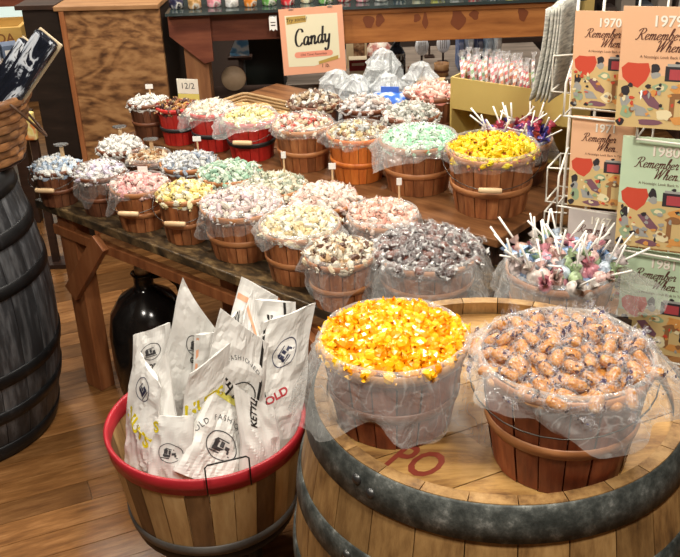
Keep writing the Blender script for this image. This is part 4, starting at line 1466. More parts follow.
# merchandise standing on the glass top (only its foot is in view)
rs = random.Random(12)
TOYS = [('dark', (.02, .02, .05)), ('tan', (.42, .24, .09)), ('red', (.55, .03, .04)), ('white', (.75, .73, .70)), ('green', (.10, .28, .06)), ('orange', (.72, .22, .03)), ('cream', (.70, .60, .38)), ('blue', (.12, .22, .5)), ('pink', (.70, .25, .30)), ('yellow', (.75, .60, .06))]
order = [0, 1, 8, 3, 5, 4, 2, 6, 4, 2, 8, 3, 0, 6, 9, 3, 2, 0, 9, 4, 7]
for i, q in enumerate(order):
    nm, cc = TOYS[q]
    x = -.64 + i * .078
    nb = TOYS[order[i - 1]][0] if i else 'cabinet'
    nxt = TOYS[order[i + 1]][0] if i + 1 < len(order) else 'newspaper'
    t = thing('gift_bag', f'small {nm} cellophane gift bag on the glass shelf between {nb} and {nxt} neighbours', 'gift bag', (x, 4.06 + rs.uniform(-.01, .03), 1.0742), rs.uniform(-.4, .4), 'gift bags on the glass shelf')
    ww, hh = rs.uniform(.052, .062), rs.uniform(.07, .11)
    m = MB()
    pr = [(.4, 0), (.5, .006), (.52, hh * .4), (.42, hh * .75), (.12, hh * .95), (.3, hh * 1.15)]
    m.lathe([(r * ww, z) for r, z in pr], 14, 0, None, (True, False), jit=lambda a, z: 1 + .06 * math.sin(3 * a + i) + .05 * math.sin(7 * a + z * 90))
    m.obj('pouch', noisy(f'{nm}_pouch', [(.42, cc), (.5, tuple(min(1, c * 1.7 + .03) for c in cc)), (.6, (.7, .68, .62)), (.66, tuple(c * .5 for c in cc))], 22 + i % 3, (1, 1, 1), .25, detail=2), t)
    MB().lathe([(.14 * ww, hh * .93), (.15 * ww, hh * .95), (.14 * ww, hh * .97)], 10).obj('tie', plain('gold_tie', (.7, .5, .1), .3, .5), t)

# ------------------------------------------------------------------ tray, bags and blue package at the back of the raised shelf
tr = thing('wicker_tray', 'shallow tan wicker tray behind the red buckets', 'tray', T(.20, .80, .80), TA)
m = MB()
for j in range(6):
    r_ = .005
    z = .006 + j * .011
    w2, d2 = .17 + .004 * j, .075 + .003 * j
    pts = []
    for (cx, cy, a0) in ((w2, d2, 0), (-w2, d2, PI / 2), (-w2, -d2, PI), (w2, -d2, 1.5 * PI)):
        for q in range(5):
            a = a0 + PI / 2 * q / 4
            pts.append((cx + .02 * math.cos(a) - math.copysign(.02, cx), cy + .02 * math.sin(a) - math.copysign(.02, cy), z))
    m.tube(pts, r_ + .001, 6, 0, None, True)
m.obj('weave', noisy('tan_wicker', [(.3, (.26, .15, .06)), (.7, (.46, .30, .14))], 30, (1, 1, 1), .6), tr)
MB().box((0, 0, .004), (.33, .14, .006)).obj('base', MATS['tan_wicker'], tr)
rs = random.Random(4)
for i in range(9):
    q = T(.20 - .13 + i * .032, .80 + rs.uniform(-.035, .035), .812 + rs.uniform(.0, .012))
    o = MB()
    sausage(o, .035, .9, .02, 0, 8)
    f = o.obj('candy_pouch', palette('tan_pouch', [(.60, .42, .22), (.70, .60, .44), (.40, .04, .05), (.55, .30, .12)], .35))
    f.location = (q.x, q.y, q.z + .025)
    f.rotation_euler = (rs.uniform(-.3, .3), rs.uniform(-.5, .5), rs.uniform(0, 3))
    tag(f, 'small tan or red candy pouch lying in the wicker tray', 'pouch', 'pouches in the wicker tray')

pcd = thing('price_card', 'white and yellow price card on a stand behind the toffee bucket', 'price card', T(.03, .60, .80), math.radians(-14))
MB().box((0, .006, .08), (.006, .004, .16)).box((0, .006, .003), (.05, .03, .006)).obj('stand', GRIP, pcd)
MB().box((0, 0, .158), (.078, .002, .052)).obj('white_panel', plain('card_cream', (.80, .77, .66), .6), pcd)
MB().box((0, 0, .111), (.078, .002, .040)).obj('yellow_panel', plain('card_yellow', (.72, .62, .16), .6), pcd)
a, b = text_vf('12/2', .03)
MB().put(flat(a, -.0014, 0, .150), b).obj('lettering', GY, pcd)


def cello_bag(label, loc, r, h, seed, mat, cname='cellophane_bag'):
    rs = random.Random(seed)
    t = thing(cname, label, 'bag', loc, rs.uniform(0, 6))
    ph = [rs.uniform(0, 6) for _ in range(4)]
    m = MB()
    pr = [(.6, 0), (1.0, .04), (1.1, .18), (1.0, .36), (1.08, .5), (.85, .64), (.88, .75), (.55, .87), (.42, .94), (.05, 1.0)]
    m.lathe([(x * r, z * h) for x, z in pr], 24, 0, None, (True, False), smooth=False, jit=lambda a, z: 1 + .16 * math.sin(3 * a + ph[0] + z * 30) + .13 * math.sin(7 * a + ph[1] - z * 70) + .08 * math.sin(11 * a + ph[2] + z * 130))
    m.obj('pouch', mat, t)
    m = MB()
    for k in range(14):
        a, q = rs.uniform(0, 6.28), r * rs.uniform(0, .62)
        M_ = Matrix.Translation((q * math.cos(a), q * math.sin(a), h * rs.uniform(.1, .5))) @ Matrix.Rotation(rs.uniform(0, 6), 4, 'X') @ Matrix.Rotation(rs.uniform(0, 6), 4, 'Z')
        sausage_m = MB()
        sausage(sausage_m, .016, .8, .010, 0, 7)
        m.put(sausage_m.v, sausage_m.f, 0, M_, True)
    o = m.obj('contents', palette('bag_sweets', [(.62, .6, .58), (.5, .42, .36), (.72, .7, .7), (.55, .58, .6)], .35), t)
    o['kind'] = 'stuff'
    return t


for i, (a, b, r, h, lab) in enumerate(((.375, 1.00, .066, .18, 'leftmost silvery cellophane bag behind the brown and white candy'), (.495, .955, .066, .19, 'second silvery cellophane bag below the left part of the sign'), (.60, 1.00, .066, .20, 'third silvery cellophane bag, directly below the sign'), (.50, 1.105, .070, .25, 'tallest silvery cellophane bag at the back of the cluster'), (.668, .945, .042, .16, 'rightmost silvery cellophane bag beside the blue package'), (.655, 1.125, .066, .22, 'rear right silvery cellophane bag under the sign corner'))):
    cello_bag(lab, T(a, b, .80), r, h, i + 20, SILV)
bp_ = thing('blue_package', 'crumpled bright blue package between silvery bags and coral candy', 'package', T(.69, .90, .80), TA + .5)
m = MB()
m.lathe([(.001, 0), (.082, .002), (.088, .05), (.082, .13), (.05, .165), (.001, .172)], 18, 0, Matrix.Diagonal((1, .62, 1, 1)), jit=lambda a, z: 1 + .1 * math.sin(3 * a + z * 40) + .06 * math.sin(8 * a - z * 90))
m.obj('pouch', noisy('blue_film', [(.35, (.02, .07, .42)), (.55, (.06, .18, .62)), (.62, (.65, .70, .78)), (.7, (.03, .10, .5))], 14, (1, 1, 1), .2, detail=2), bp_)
MB().box((0, 0, .178), (.06, .006, .018)).obj('seal', plain('blue_seal', (.05, .14, .55), .3), bp_)
kb = thing('kraft_box', 'small kraft cardboard box behind the coral candy', 'box', T(.70, 1.12, .80), TA + .4)
MB().box((0, 0, .08), (.09, .07, .16)).obj('carton', plain('kraft', (.46, .30, .15), .7), kb)
MB().box((0, .017, .161), (.09, .035, .002)).box((0, -.017, .161), (.09, .035, .002)).obj('flap', MATS['kraft'], kb)

# ------------------------------------------------------------------ yellow display stand of candy sticks
DSX, DSY, DYAW = .372, 2.945, math.radians(-37)
ds = thing('display_stand', 'yellow cardboard display stand with open lower bay behind the lollipops', 'display stand', (DSX, DSY, .80), DYAW)
YB = noisy('mustard_board', [(.3, (.48, .34, .09)), (.7, (.60, .44, .14))], 3, rough=.55)
DW, DD, DH = .405, .16, .245
MB().box((DW / 2, .004, .195), (DW, .006, .10)).obj('front_panel', YB, ds)
MB().box((.003, DD / 2, DH / 2), (.006, DD, DH)).obj('side_panel', YB, ds)
MB().box((DW - .003, DD / 2, DH / 2), (.006, DD, DH)).obj('side_panel', YB, ds)
MB().box((DW / 2, DD - .003, DH / 2), (DW, .006, DH)).obj('back_panel', YB, ds)
MB().box((DW / 2, DD / 2 + .004, .16), (DW - .012, DD - .014, .006)).obj('tray_floor', YB, ds)
MB().box((DW / 2, DD / 2, .003), (DW - .012, DD - .006, .006)).obj('bottom', YB, ds)
MB().box((DW / 2, .004, .015), (DW - .012, .006, .018)).obj('lip', YB, ds)
Mds = Matrix.Translation((DSX, DSY, .80)) @ Matrix.Rotation(DYAW, 4, 'Z')
STK, nt, b = nmat('striped_stick')
tc = add(nt, 'ShaderNodeTexCoord')
mp = add(nt, 'ShaderNodeMapping')
mp.inputs['Rotation'].default_value = (0, .6, 0)
nt.links.new(tc.outputs['Object'], mp.inputs[0])
wv = add(nt, 'ShaderNodeTexWave', bands_direction='Z')
wv.inputs['Scale'].default_value = 16
nt.links.new(mp.outputs[0], wv.inputs[0])
oi = add(nt, 'ShaderNodeObjectInfo')
col = ramp(nt, oi.outputs['Random'], [(0, (.62, .05, .04)), (.3, (.66, .20, .06)), (.5, (.30, .10, .06)), (.7, (.66, .12, .14)), (.9, (.16, .34, .10))], 'CONSTANT')
mx = add(nt, 'ShaderNodeMix', data_type='RGBA')
st_ = add(nt, 'ShaderNodeMath', operation='GREATER_THAN')
st_.inputs[1].default_value = .5
nt.links.new(wv.outputs['Fac'], st_.inputs[0])
nt.links.new(st_.outputs[0], mx.inputs[0])
mx.inputs[6].default_value = (.80, .76, .70, 1)
nt.links.new(col, mx.inputs[7])
nt.links.new(mx.outputs[2], b.inputs['Base Color'])
b.inputs['Roughness'].default_value = .25
sm = MB().tube([(0, 0, 0), (0, 0, .13)], .0048, 7)
base = sm.obj('candy_stick', STK)
m = MB()
m.tube([(0, 0, -.003), (0, 0, .133)], .0062, 6)
m.lathe([(.003, .133), (.009, .150), (.0105, .154)], 7, 0, None, jit=lambda a, z: 1 + .3 * math.sin(3 * a))
m.obj('wrapper', CELLO, base)
rs = random.Random(8)
first = True
for row in range(4):
    for i in range(17):
        o = copy_tree(base)
        lean = -.75 if i < 2 else rs.uniform(-.2, .2)
        p = Mds @ Vector((.018 + i * .0228 + rs.uniform(-.003, .003), .022 + row * .034, .166))
        o.matrix_world = Matrix.Translation(p) @ Matrix.Rotation(DYAW, 4, 'Z') @ Matrix.Rotation(rs.uniform(-.18, .18), 4, 'Y') @ Matrix.Rotation(rs.uniform(-.1, .22), 4, 'X')
        tag(o, 'striped candy stick in clear wrap standing in the yellow display', 'candy', 'candy sticks in the yellow display')
purge(base)

# ------------------------------------------------------------------ wire card rack
RY = math.radians(-29)
RR = Vector((math.cos(RY), math.sin(RY), 0))
RBk = Vector((-RR.y, RR.x, 0))
LEAN = math.radians(-2.5)
rk = thing('card_rack', 'white wire rack of greeting booklets beside the lollipop basket', 'rack', (.578, 2.285, 0), RY)
rk.rotation_euler = (0, -LEAN * 0, RY)


def wire(nm, pts, r=.0032, closed=False, parent=None):
    return MB().tube(pts, r, 6, 0, None, closed).obj(nm, WHITEWIRE, parent or rk)


RW, RD, RH = .46, .26, 1.52
for x, y in ((0.01, 0), (RW, 0), (0.01, RD), (RW, RD)):
    wire('upright', [(x, y, 0.0), (x, y, RH)], .0042)
for z in (.05, .40, RH - .01):
    wire('frame_ring', [(0.01, 0, z), (RW, 0, z), (RW, RD, z), (0.01, RD, z)], .0036, True)
for x in (.1, .17, .25, .33, .40):
    wire('rear_wire', [(x, RD, .05), (x, RD, RH - .01)], .003)


def pocket(x0, w, z, d, hh):
    m = MB()
    for x in (x0, x0 + w):
        m.tube([(x, -.001, z + hh), (x, -.012, z + hh), (x, -d, z + hh - .05), (x, -d, z), (x, -.001, z)], .0028, 6)
    m.tube([(x0, -d, z), (x0 + w, -d, z)], .0028, 6)
    m.tube([(x0, -.001, z), (x0 + w, -.001, z)], .0028, 6)
    m.obj('wire_pocket', WHITEWIRE, rk)


MAPC = {
    'peach': plain('peach_cover', (.78, .46, .27), .45), 'mint': plain('mint_cover', (.52, .66, .46), .45), 'lilac': plain('lilac_cover', (.56, .50, .47), .45), 'cream': plain('cream_cover', (.80, .62, .36), .45)}
ART = [plain('art_sand', (.62, .45, .20), .5), plain('art_red', (.58, .07, .035), .5), plain('art_dark', (.03, .025, .03), .5), plain('art_orange', (.66, .30, .08), .5), plain('art_plum', (.20, .09, .12), .5), plain('art_grey', (.34, .34, .32), .5), plain('art_green', (.30, .40, .24), .5), plain('art_cream', (.78, .68, .42), .5), plain('art_screen', (.42, .06, .07), .5), plain('art_brown', (.28, .13, .05), .5)]


def booklet(label, year, cover, pos, w, h, tilt, seed):
    """A greeting booklet; pos is its top left front corner."""
    rs = random.Random(seed)
    t = thing('greeting_booklet', label, 'booklet', (0, 0, 0), 0, 'greeting booklets on the wire rack')
    M_ = Matrix.Translation(pos) @ Matrix.Rotation(RY, 4, 'Z') @ Matrix.Rotation(-tilt, 4, 'X') @ Matrix.Rotation(LEAN, 4, 'Y')
    t.matrix_world = M_
    MB().box((w / 2, .004, -h / 2), (w, .008, h)).obj('cover', MAPC[cover], t)
    P = lambda vs, y, u, v, sc=1., rot=0.: flat(vs, y, u * w, -v * h, sc, rot)
    a, b = text_vf(year, .175 * w, 0, 'CENTER', .0006)
    MB().put(P(a, -.0005, .52 + .007, .155 + .004), b).obj('year_shadow', plain('year_shade', (.42, .30, .20), .6), t)
    MB().put(P(a, -.0009, .52, .155), b).obj('year_number', plain('year_white', (.85, .80, .70), .5), t)
    for word, u, v in (('Remember', .17, .265), ('When...', .40, .36)):
        vs, fs, wd = script_vf(word, .066 * w, .22, .08, .35, .98)
        MB().put(P(vs, -.0009, u, v), fs).obj('title', INKB, t)
    a, b = text_vf('A Nostalgic Look Back In Time', .047 * w)
    MB().put(P(a, -.0009, .53, .415), b).obj('subtitle', INKB, t)
    m = MB()
    lay = [0]

    def patch(pts, mi):
        lay[0] += 1
        m.put([(x * w, -.0005 - lay[0] * .00003, -v * h) for x, v in pts], [tuple(range(len(pts)))], mi)

    def blob(cx, cy, rx, ry, mi, n=12, irr=.2):
        q = rs.uniform(0, 6)
        patch([(cx + rx * (1 + irr * math.sin(3 * a + q)) * math.cos(a), cy - ry * (1 + irr * math.sin(2 * a + q)) * math.sin(a)) for a in [2 * PI * k / n for k in range(n)]], mi)

    def rect(x0, y0, x1, y1, mi, sk=0.):
        patch([(x0, y1), (x1, y1 + sk), (x1, y0 + sk), (x0, y0)], mi)
    patch([(0, 1), (1, 1), (1, .58), (.7, .55), (.4, .56), (.2, .62), (0, .60)], 0)
    patch([(.03, .50), (.10, .455), (.22, .46), (.34, .455), (.37, .52), (.33, .60), (.24, .665), (.14, .64), (.05, .58)], 1)
    blob(.42, .50, .05, .05, 2)
    blob(.43, .555, .055, .03, 5)
    rect(.54, .475, .82, .60, 2, .0)
    rect(.59, .50, .77, .585, 8)
    rect(.56, .455, .80, .478, 5)
    blob(.67, .445, .03, .012, 2)
    blob(.09, .70, .05, .06, 2)
    blob(.10, .78, .06, .05, 5)
    blob(.12, .87, .07, .06, 6)
    blob(.50, .655, .09, .035, 6)
    blob(.50, .655, .05, .02, 7)
    blob(.76, .665, .13, .05, 3)
    blob(.70, .72, .10, .03, 9)
    patch([(.25, .70), (.36, .68), (.52, .80), (.50, .84), (.38, .81)], 4)
    patch([(.20, .80), (.34, .83), (.42, .90), (.24, .90)], 5)
    rect(.62, .72, .68, .93, 9)
    blob(.86, .80, .06, .07, 2)
    blob(.86, .80, .035, .04, 5)
    blob(.56, .88, .09, .05, 7)
    blob(.78, .92, .14, .04, 3)
    blob(.40, .95, .14, .03, 4)
    blob(.06, .96, .05, .03, 2)
    for k in range(44):
        blob(rs.uniform(.05, .95), rs.uniform(.62, .97), rs.uniform(.012, .04), rs.uniform(.008, .025), rs.choice((1, 2, 3, 5, 7, 9, 6)), 7, .3)
    m.obj('cover_picture', ART, t)
    return t


def rack_pt(x, y, z):
    p = Vector((.578, 2.285, 0)) + RR * x + RBk * y
    return Vector((p.x, p.y, z))


C1W, C1H = .155, .222
booklet('peach 1970 booklet at the top left of the wire rack', '1970', 'peach', rack_pt(.018, -.052, 1.385), C1W, C1H, .10, 1)
booklet('peach 1971 booklet in the row below the 1970 one', '1971', 'peach', rack_pt(.034, -.066, 1.140), C1W, C1H, .10, 2)
booklet('grey lilac 1967 booklet partly hidden behind the lollipops', '1967', 'lilac', rack_pt(.046, -.076, .905), C1W, C1H, .10, 3)
C2W, C2H = .185, .262
booklet('large peach 1979 booklet cut by the picture edge', '1979', 'peach', Vector((.640, 2.10, 1.418)), C2W, C2H, .10, 4)
booklet('mint green 1980 booklet below the large peach one', '1980', 'mint', Vector((.664, 2.085, 1.128)), C2W, C2H, .10, 5)
booklet('mint green 1981 booklet lowest on the rack behind a clear bag', '1981', 'mint', Vector((.688, 2.07, .85)), C2W, C2H, .10, 6)
for z in (1.140, .905, .67):
    pocket(.014, .16, z, .074, .13)
for z, q in ((1.13, .17), (.85, .18), (.57, .18)):
    pocket(.205, .2, z, .150, .16)
# empty pockets on the left side
for z in (.86, .735):
    m = MB()
    for y in (.05, .17):
        m.tube([(.01, y, z + .10), (-.05, y, z + .095), (-.05, y, z), (.01, y, z)], .0028, 6)
    m.tube([(-.05, .05, z), (-.05, .17, z)], .0028, 6)
    m.tube([(-.05, .05, z + .095), (-.05, .17, z + .095)], .0028, 6)
    m.obj('wire_pocket', WHITEWIRE, rk)
m = MB()
for y in (.05, .17):
    m.tube([(.01, y, 1.26), (-.055, y, 1.25), (-.055, y, 1.16), (.01, y, 1.16)], .0028, 6)
m.tube([(-.055, .05, 1.25), (-.055, .17, 1.25)], .0028, 6)
m.tube([(-.055, .05, 1.16), (-.055, .17, 1.16)], .0028, 6)
m.obj('wire_pocket', WHITEWIRE, rk)

nw = thing('newspaper', 'folded grey newspapers curling in a side pocket of the wire rack', 'newspaper', rack_pt(-.085, .05, 1.128), RY)
NEWS = noisy('newsprint', [(.35, (.30, .30, .27)), (.5, (.52, .52, .47)), (.6, (.66, .65, .58))], 26, (1, 1, 6), .7, detail=3)
for k in range(5):
    m = MB()
    vs, fs = [], []
    NZ_ = 10
    for j in range(NZ_ + 1):
        v = j / NZ_
        for i in range(6):
            u = i / 5
            vs.append((.006 + k * .010 - .030 * (1 - v) ** 2 * (1 - k * .1) + .004 * math.sin(u * 4 + k), u * .115 + k * .001, v * (.235 + .004 * k)))
    for j in range(NZ_):
        for i in range(5):
            A = j * 6 + i
            fs.append((A, A + 1, A + 7, A + 6))
    o = m.put(vs, fs, 0, None, True).obj('sheet', NEWS, nw)
    sm_ = o.modifiers.new('thickness', 'SOLIDIFY')
    sm_.thickness = .004

# ------------------------------------------------------------------ back of the shop
bs = thing('merchandise_table', 'grey brown plank table of gifts behind the timber shelf', 'table', (.33, 4.75, 0))
GP = noisy('grey_plank', [(.3, (.13, .10, .08)), (.6, (.26, .21, .17)), (.8, (.38, .32, .27))], 4, (1, 6, 4), .6)
MB().box((.1, 0, .615), (1.3, .66, .04)).obj('table_top', GP, bs, .003)
for x in (-.5, .7):
    for y in (-.28, .28):
        MB().box((x, y, .2975), (.07, .07, .595)).obj('leg', DARKW, bs)
MB().box((.1, -.30, .55), (1.2, .02, .088)).obj('apron', DARKW, bs)
TZ = .635


def gift(name, label, cat, loc, rz=0.):
    return thing(name, label, cat, (loc[0], loc[1], TZ), rz)


g = gift('gift_box', 'red and cream gift box just right of the Candy sign', 'box', (.125, 4.52))
MB().box((0, 0, .045), (.085, .07, .09)).obj('carton', plain('gift_cream', (.66, .55, .38), .5), g)
MB().box((0, -.0355, .062), (.085, .001, .05)).obj('red_label', plain('gift_red', (.32, .03, .04), .5), g)
MB().box((0, -.0365, .068), (.06, .001, .012)).obj('label_band', plain('gift_pale', (.7, .6, .5), .5), g)
g = gift('photo_mug', 'cream box printed with a brown picture behind the red gift box', 'box', (.125, 4.72))
MB().box((0, 0, .085), (.10, .09, .17)).obj('carton', plain('warm_cream', (.80, .62, .38), .5), g)
MB().box((.012, -.046, .10), (.055, .001, .08)).obj('picture', noisy('brown_picture', [(.4, (.10, .04, .02)), (.55, (.34, .16, .07)), (.65, (.55, .36, .2))], 30, detail=3), g)
g = gift('gift_basket', 'pinkish brown gift basket in clear wrap on the plank table', 'basket', (.235, 4.72))
MB().lathe([(.05, 0), (.07, .05), (.075, .06)], 20, 0, None, (True, False)).obj('bowl', noisy('wicker_bowl', [(.3, (.2, .08, .05)), (.7, (.4, .2, .13))], 40), g)
m = MB()
m.lathe([(.07, .055), (.06, .09), (.03, .125), (.001, .13)], 16, 0, None, jit=lambda a, z: 1 + .15 * math.sin(5 * a + z * 90))
m.obj('contents', noisy('pink_mix', [(.4, (.45, .16, .13)), (.52, (.7, .5, .42)), (.6, (.75, .68, .6))], 30, detail=2), g)
g = gift('dark_jar', 'dark jar with a pale blue label on the plank table', 'jar', (.31, 4.52))
MB().lathe([(.04, 0), (.044, .01), (.044, .10), (.03, .13), (.018, .145), (.018, .168)], 24, 0, None, (True, True)).obj('jar_body', plain('jar_black', (.012, .012, .016), .15), g)
m = MB()
for z0_, z1_, w2 in ((.03, .055, .8), (.062, .072, .5), (.08, .11, .9)):
    m.put([(.0447 * math.sin(q * w2), -.0447 * math.cos(q * w2), z) for z in (z0_, z1_) for q in (-1, -.5, 0, .5, 1)], [(i, i + 1, i + 6, i + 5) for i in range(4)])
m.obj('paper_label', plain('jar_label', (.55, .64, .72), .5), g)
MB().lathe([(.02, .166), (.021, .168), (.021, .185), (.019, .187)], 16, 0, None, (True, True)).obj('lid', plain('jar_lid', (.1, .06, .05), .4), g)
for i, (x, y, lab) in enumerate(((.445, 4.66, 'white oval ornament standing on the plank table beside the dark jar'), (.555, 4.70, 'white oval ornament with blue stripes near the candy sticks'), (.50, 4.83, 'rear white oval ornament between the other two'))):
    g = gift('ornament', lab, 'ornament', (x, y))
    hz = .10 if i < 2 else .17
    MB().lathe([(.001, -.006), (.030, -.005), (.034, 0), (.030, .005), (.001, .006)], 22, 0, Matrix.Translation((0, 0, hz)) @ Matrix.Rotation(PI / 2, 4, 'X') @ Matrix.Diagonal((1, 1.35, 1, 1))).obj('plaque', plain('ornament_white', (.72, .72, .74), .4), g)
    m = MB()
    for q in range(4):
        m.box((-.015 + q * .01, -.0068, hz), (.004, .001, .045))
    m.obj('painting', plain('ornament_blue', (.10, .12, .28) if i == 1 else (.3, .28, .28), .5), g)
    MB().box((0, .008, hz / 2), (.01, .006, hz)).box((0, .012, .004), (.05, .05, .008)).obj('stand', DARKW, g)
for i, (x, y, lab) in enumerate(((.415, 4.49, 'low wooden crate of cream soaps at the plank table edge'), (.522, 4.48, 'round wooden bucket at the plank table edge near the yellow stand'))):
    if i == 0:
        g = gift('small_crate', lab, 'crate', (x, y))
        MB().box((0, -.03, .02), (.10, .006, .036)).box((0, .03, .02), (.10, .006, .036)).box((-.048, 0, .02), (.006, .06, .036)).box((.048, 0, .02), (.006, .06, .036)).box((0, 0, .004), (.1, .06, .006)).obj('crate_body', RED, g)
        MB().box((0, 0, .03), (.088, .05, .035)).obj('soap', plain('soap', (.6, .52, .38), .5), g)
    else:
        g = gift('small_bucket', lab, 'bucket', (x, y))
        MB().lathe([(.032, 0), (.036, .06), (.033, .06), (.03, .004)], 20, 0, None, (True, False)).obj('bucket_body', TN, g)
        MB().lathe([(.0345, .02), (.036, .022), (.036, .03), (.0355, .032)], 20).obj('band', HDK, g)
for i, x in enumerate((.625, .665, .705, .745, .785)):
    nm = ('blue checked', 'white and blue', 'navy', 'pale blue', 'white')[i]
    g = gift('folded_towel', f'{nm} folded towel standing upright behind the candy sticks', 'towel', (x, 4.62), .1 * i)
    cc = ((.10, .16, .36), (.60, .64, .70), (.03, .04, .12), (.42, .54, .68), (.70, .70, .70))[i]
    m = MB().box((0, 0, .085), (.026, .13, .17)).box((.004, 0, .09), (.012, .128, .18))
    m.obj('cloth', noisy('towel_' + nm.replace(' ', '_'), [(.45, cc), (.52, tuple(min(1, c + .3) for c in cc)), (.6, cc)], 18, (1, 4, 1), .8, detail=1), g, .008)
    MB().box((0, -.0655, .085), (.02, .001, .03)).obj('paper_band', PAPERW, g)

dc = thing('dark_cabinet', 'black cabinet in the shadows left of the Candy sign', 'cabinet', (-.32, 4.5, 0))
MB().box((0, .12, .445), (.20, .3, .89)).obj('cabinet_body', plain('cabinet_black', (.008, .012, .010), .35), dc)
MB().box((-.095, -.035, .445), (.012, .012, .88)).box((.095, -.035, .445), (.012, .012, .88)).obj('edge_trim', plain('trim_grey', (.10, .10, .10), .4), dc)
m = MB()
for q in range(5):
    m.box((-.106, -.03, .60 + q * .055), (.012, .02, .012))
m.obj('hinge', plain('hinge_white', (.55, .54, .5), .4), dc)
ps = thing('poster', 'small blue and white poster leaning on a stand beyond the post', 'poster', (-.425, 4.40, 0))
MB().box((0, .03, .40), (.02, .02, .80)).box((0, .03, .01), (.16, .1, .02)).box((0, .02, .775), (.11, .06, .012)).obj('stand', DARKW, ps)
MB().put([(-.045, 0, .785), (.045, 0, .785), (.042, .015, .87), (-.01, .015, .87), (-.045, .004, .80), (-.045, .006, .785), (.045, .006, .785), (.042, .021, .87), (-.01, .021, .87), (-.045, .010, .80)], [(0, 1, 2, 3, 4), (9, 8, 7, 6, 5), (0, 5, 6, 1), (1, 6, 7, 2), (2, 7, 8, 3), (3, 8, 9, 4), (4, 9, 5, 0)]).obj('print', noisy('poster_blue', [(.4, (.10, .32, .62)), (.5, (.25, .5, .75)), (.58, (.72, .8, .85))], 26, detail=1), ps)
cbn = thing('side_bench', 'dark low bench holding a round wooden lid behind the wicker tray', 'bench', (-.43, 4.27, 0))
MB().box((0, 0, .645), (.30, .16, .03)).obj('bench_top', DARKW, cbn)
for x in (-.12, .12):
    MB().box((x, 0, .315), (.04, .12, .63)).obj('leg', DARKW, cbn)
ld = thing('round_lid', 'round pale wooden lid leaning behind the wicker tray', 'lid', (-.447, 4.26, .661))
MB().lathe([(.001, -.008), (.054, -.008), (.056, 0), (.054, .008), (.001, .008)], 28, 0, Matrix.Translation((0, 0, .057)) @ Matrix.Rotation(PI / 2 - .12, 4, 'X')).obj('disc', noisy('pale_end_grain', [(.3, (.34, .22, .13)), (.7, (.50, .36, .23))], 12, rough=.6), ld)
MB().lathe([(.050, -.0095), (.056, -.009), (.0565, -.006)], 28, 0, Matrix.Translation((0, 0, .057)) @ Matrix.Rotation(PI / 2 - .12, 4, 'X')).obj('rim', HB, ld)

# far left corner
sd = thing('soda_crate', 'yellow wooden soda crate beyond the woven basket', 'crate', (-1.66, 4.65, .80), .05)
YW = noisy('yellow_crate_wood', [(.3, (.50, .28, .06)), (.7, (.66, .42, .12))], 5, (1, 5, 6))
MB().box((0, 0, .055), (.34, .02, .10)).box((0, .24, .055), (.34, .02, .10)).box((-.16, .12, .055), (.02, .22, .10)).box((.16, .12, .055), (.02, .22, .10)).box((0, .12, .008), (.32, .24, .012)).obj('crate_body', YW, sd, .002)
a, b = text_vf('SODA', .062, 0, 'CENTER', .001)
MB().put(flat(a, -.0108, .05, .034), b).obj('lettering', plain('burnt_letters', (.22, .08, .02), .6), sd)
lt = thing('side_table', 'low dark table beyond the woven basket holding the soda crate', 'table', (-1.96, 4.70, 0))
MB().box((0, 0, .785), (1.0, .7, .03)).obj('table_top', GP, lt)
for x in (-.45, .45):
    for y in (-.3, .3):
        MB().box((x, y, .385), (.06, .06, .77)).obj('leg', DARKW, lt)
for i, (x, cc, nm) in enumerate(((-1.66, (.12, .25, .55), 'blue'), (-1.58, (.70, .72, .75), 'white'), (-1.50, (.15, .2, .3), 'slate'))):
    g = thing('carton', f'{nm} carton in front of the yellow soda crate', 'box', (x, 4.46, .80), .2 * i)
    MB().box((0, 0, .035), (.07, .1, .07)).obj('carton_body', plain('carton_' + nm, cc, .4), g)
    MB().box((0, -.0505, .035), (.05, .001, .03)).obj('label_panel', PAPERW, g)
rd = thing('red_beam_rail', 'dark red rail above the yellow soda crate', 'rail', (-1.6, 4.85, 0))
MB().box((0, 0, 1.00), (.6, .05, .06)).obj('rail_board', RED, rd)
for x in (-.27, .27):
    MB().box((x, .0, .885), (.04, .04, .17)).obj('post', RED, rd)
win = MB().box((-2.3, 6.54, 1.1), (1.5, .03, 1.2))
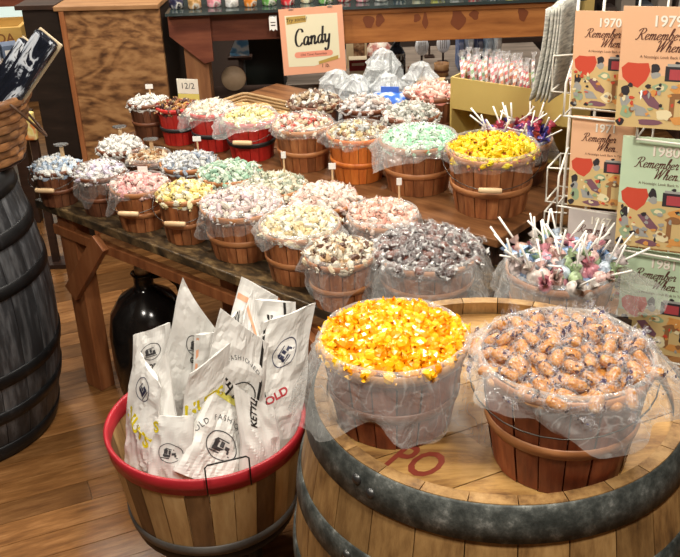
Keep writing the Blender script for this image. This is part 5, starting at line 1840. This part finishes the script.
wm = bpy.data.materials.new('daylight_pane')
wm.use_nodes = True
e = wm.node_tree.nodes['Principled BSDF']
e.inputs['Base Color'].default_value = (.5, .6, .55, 1)
e.inputs['Emission Color'].default_value = (.75, .9, .85, 1)
e.inputs['Emission Strength'].default_value = .7
struct('window_1', win, wm)
ys = thing('yellow_bag', 'small yellow bag hanging between woven basket and dark cabinet', 'bag', (-1.275, 3.86, 0))
MB().box((0, .02, .36), (.03, .03, .72)).box((0, .02, .01), (.16, .1, .02)).obj('stand', DARKW, ys)
MB().box((0, -.01, .66), (.055, .03, .12)).obj('pouch', noisy('yellow_pack', [(.4, (.7, .5, .06)), (.55, (.75, .65, .3)), (.65, (.6, .2, .05))], 26, detail=1), ys, .006)

# back right shelving
bsx = thing('back_shelving', 'dark shelving unit of dim merchandise at the back right', 'shelf', (1.4, 5.35, 0))
for x in (-.6, 0, .6):
    MB().box((x, 0, .95), (.05, .3, 1.9)).obj('upright', plain('yellow_upright', (.50, .36, .12), .5) if x == 0 else DARKW, bsx)
for z in (.3, .62, .94, 1.26, 1.58):
    MB().box((-.3, 0, z), (.545, .3, .025)).box((.3, 0, z), (.545, .3, .025)).obj('shelf_board', DARKW, bsx)
rs = random.Random(31)
for z in (.633, .953):
    for i in range(11):
        x = .88 + i * .1 + (.04 if i > 5 else 0)
        if 1.3 < x < 1.46:
            continue
        h = rs.uniform(.12, .22)
        cc = rs.choice([(.08, .06, .05), (.3, .26, .22), (.22, .06, .05), (.12, .14, .16), (.4, .36, .3)])
        nm = {.08: 'brown', .3: 'tan', .22: 'red', .12: 'slate', .4: 'cream'}[cc[0]]
        g = thing('merchandise_box', f'dim {nm} box on the back shelving behind the greeting booklets', 'box', (x, 5.30, z), 0, f'{nm} boxes on the back shelving')
        MB().box((0, 0, h / 2), (.075, .12, h)).obj('carton_body', plain('dim_' + nm, cc, .5), g)
        MB().box((0, -.0605, h * .6), (.05, .001, h * .3)).obj('label_panel', plain('dim_label', (.5, .48, .44), .6), g)
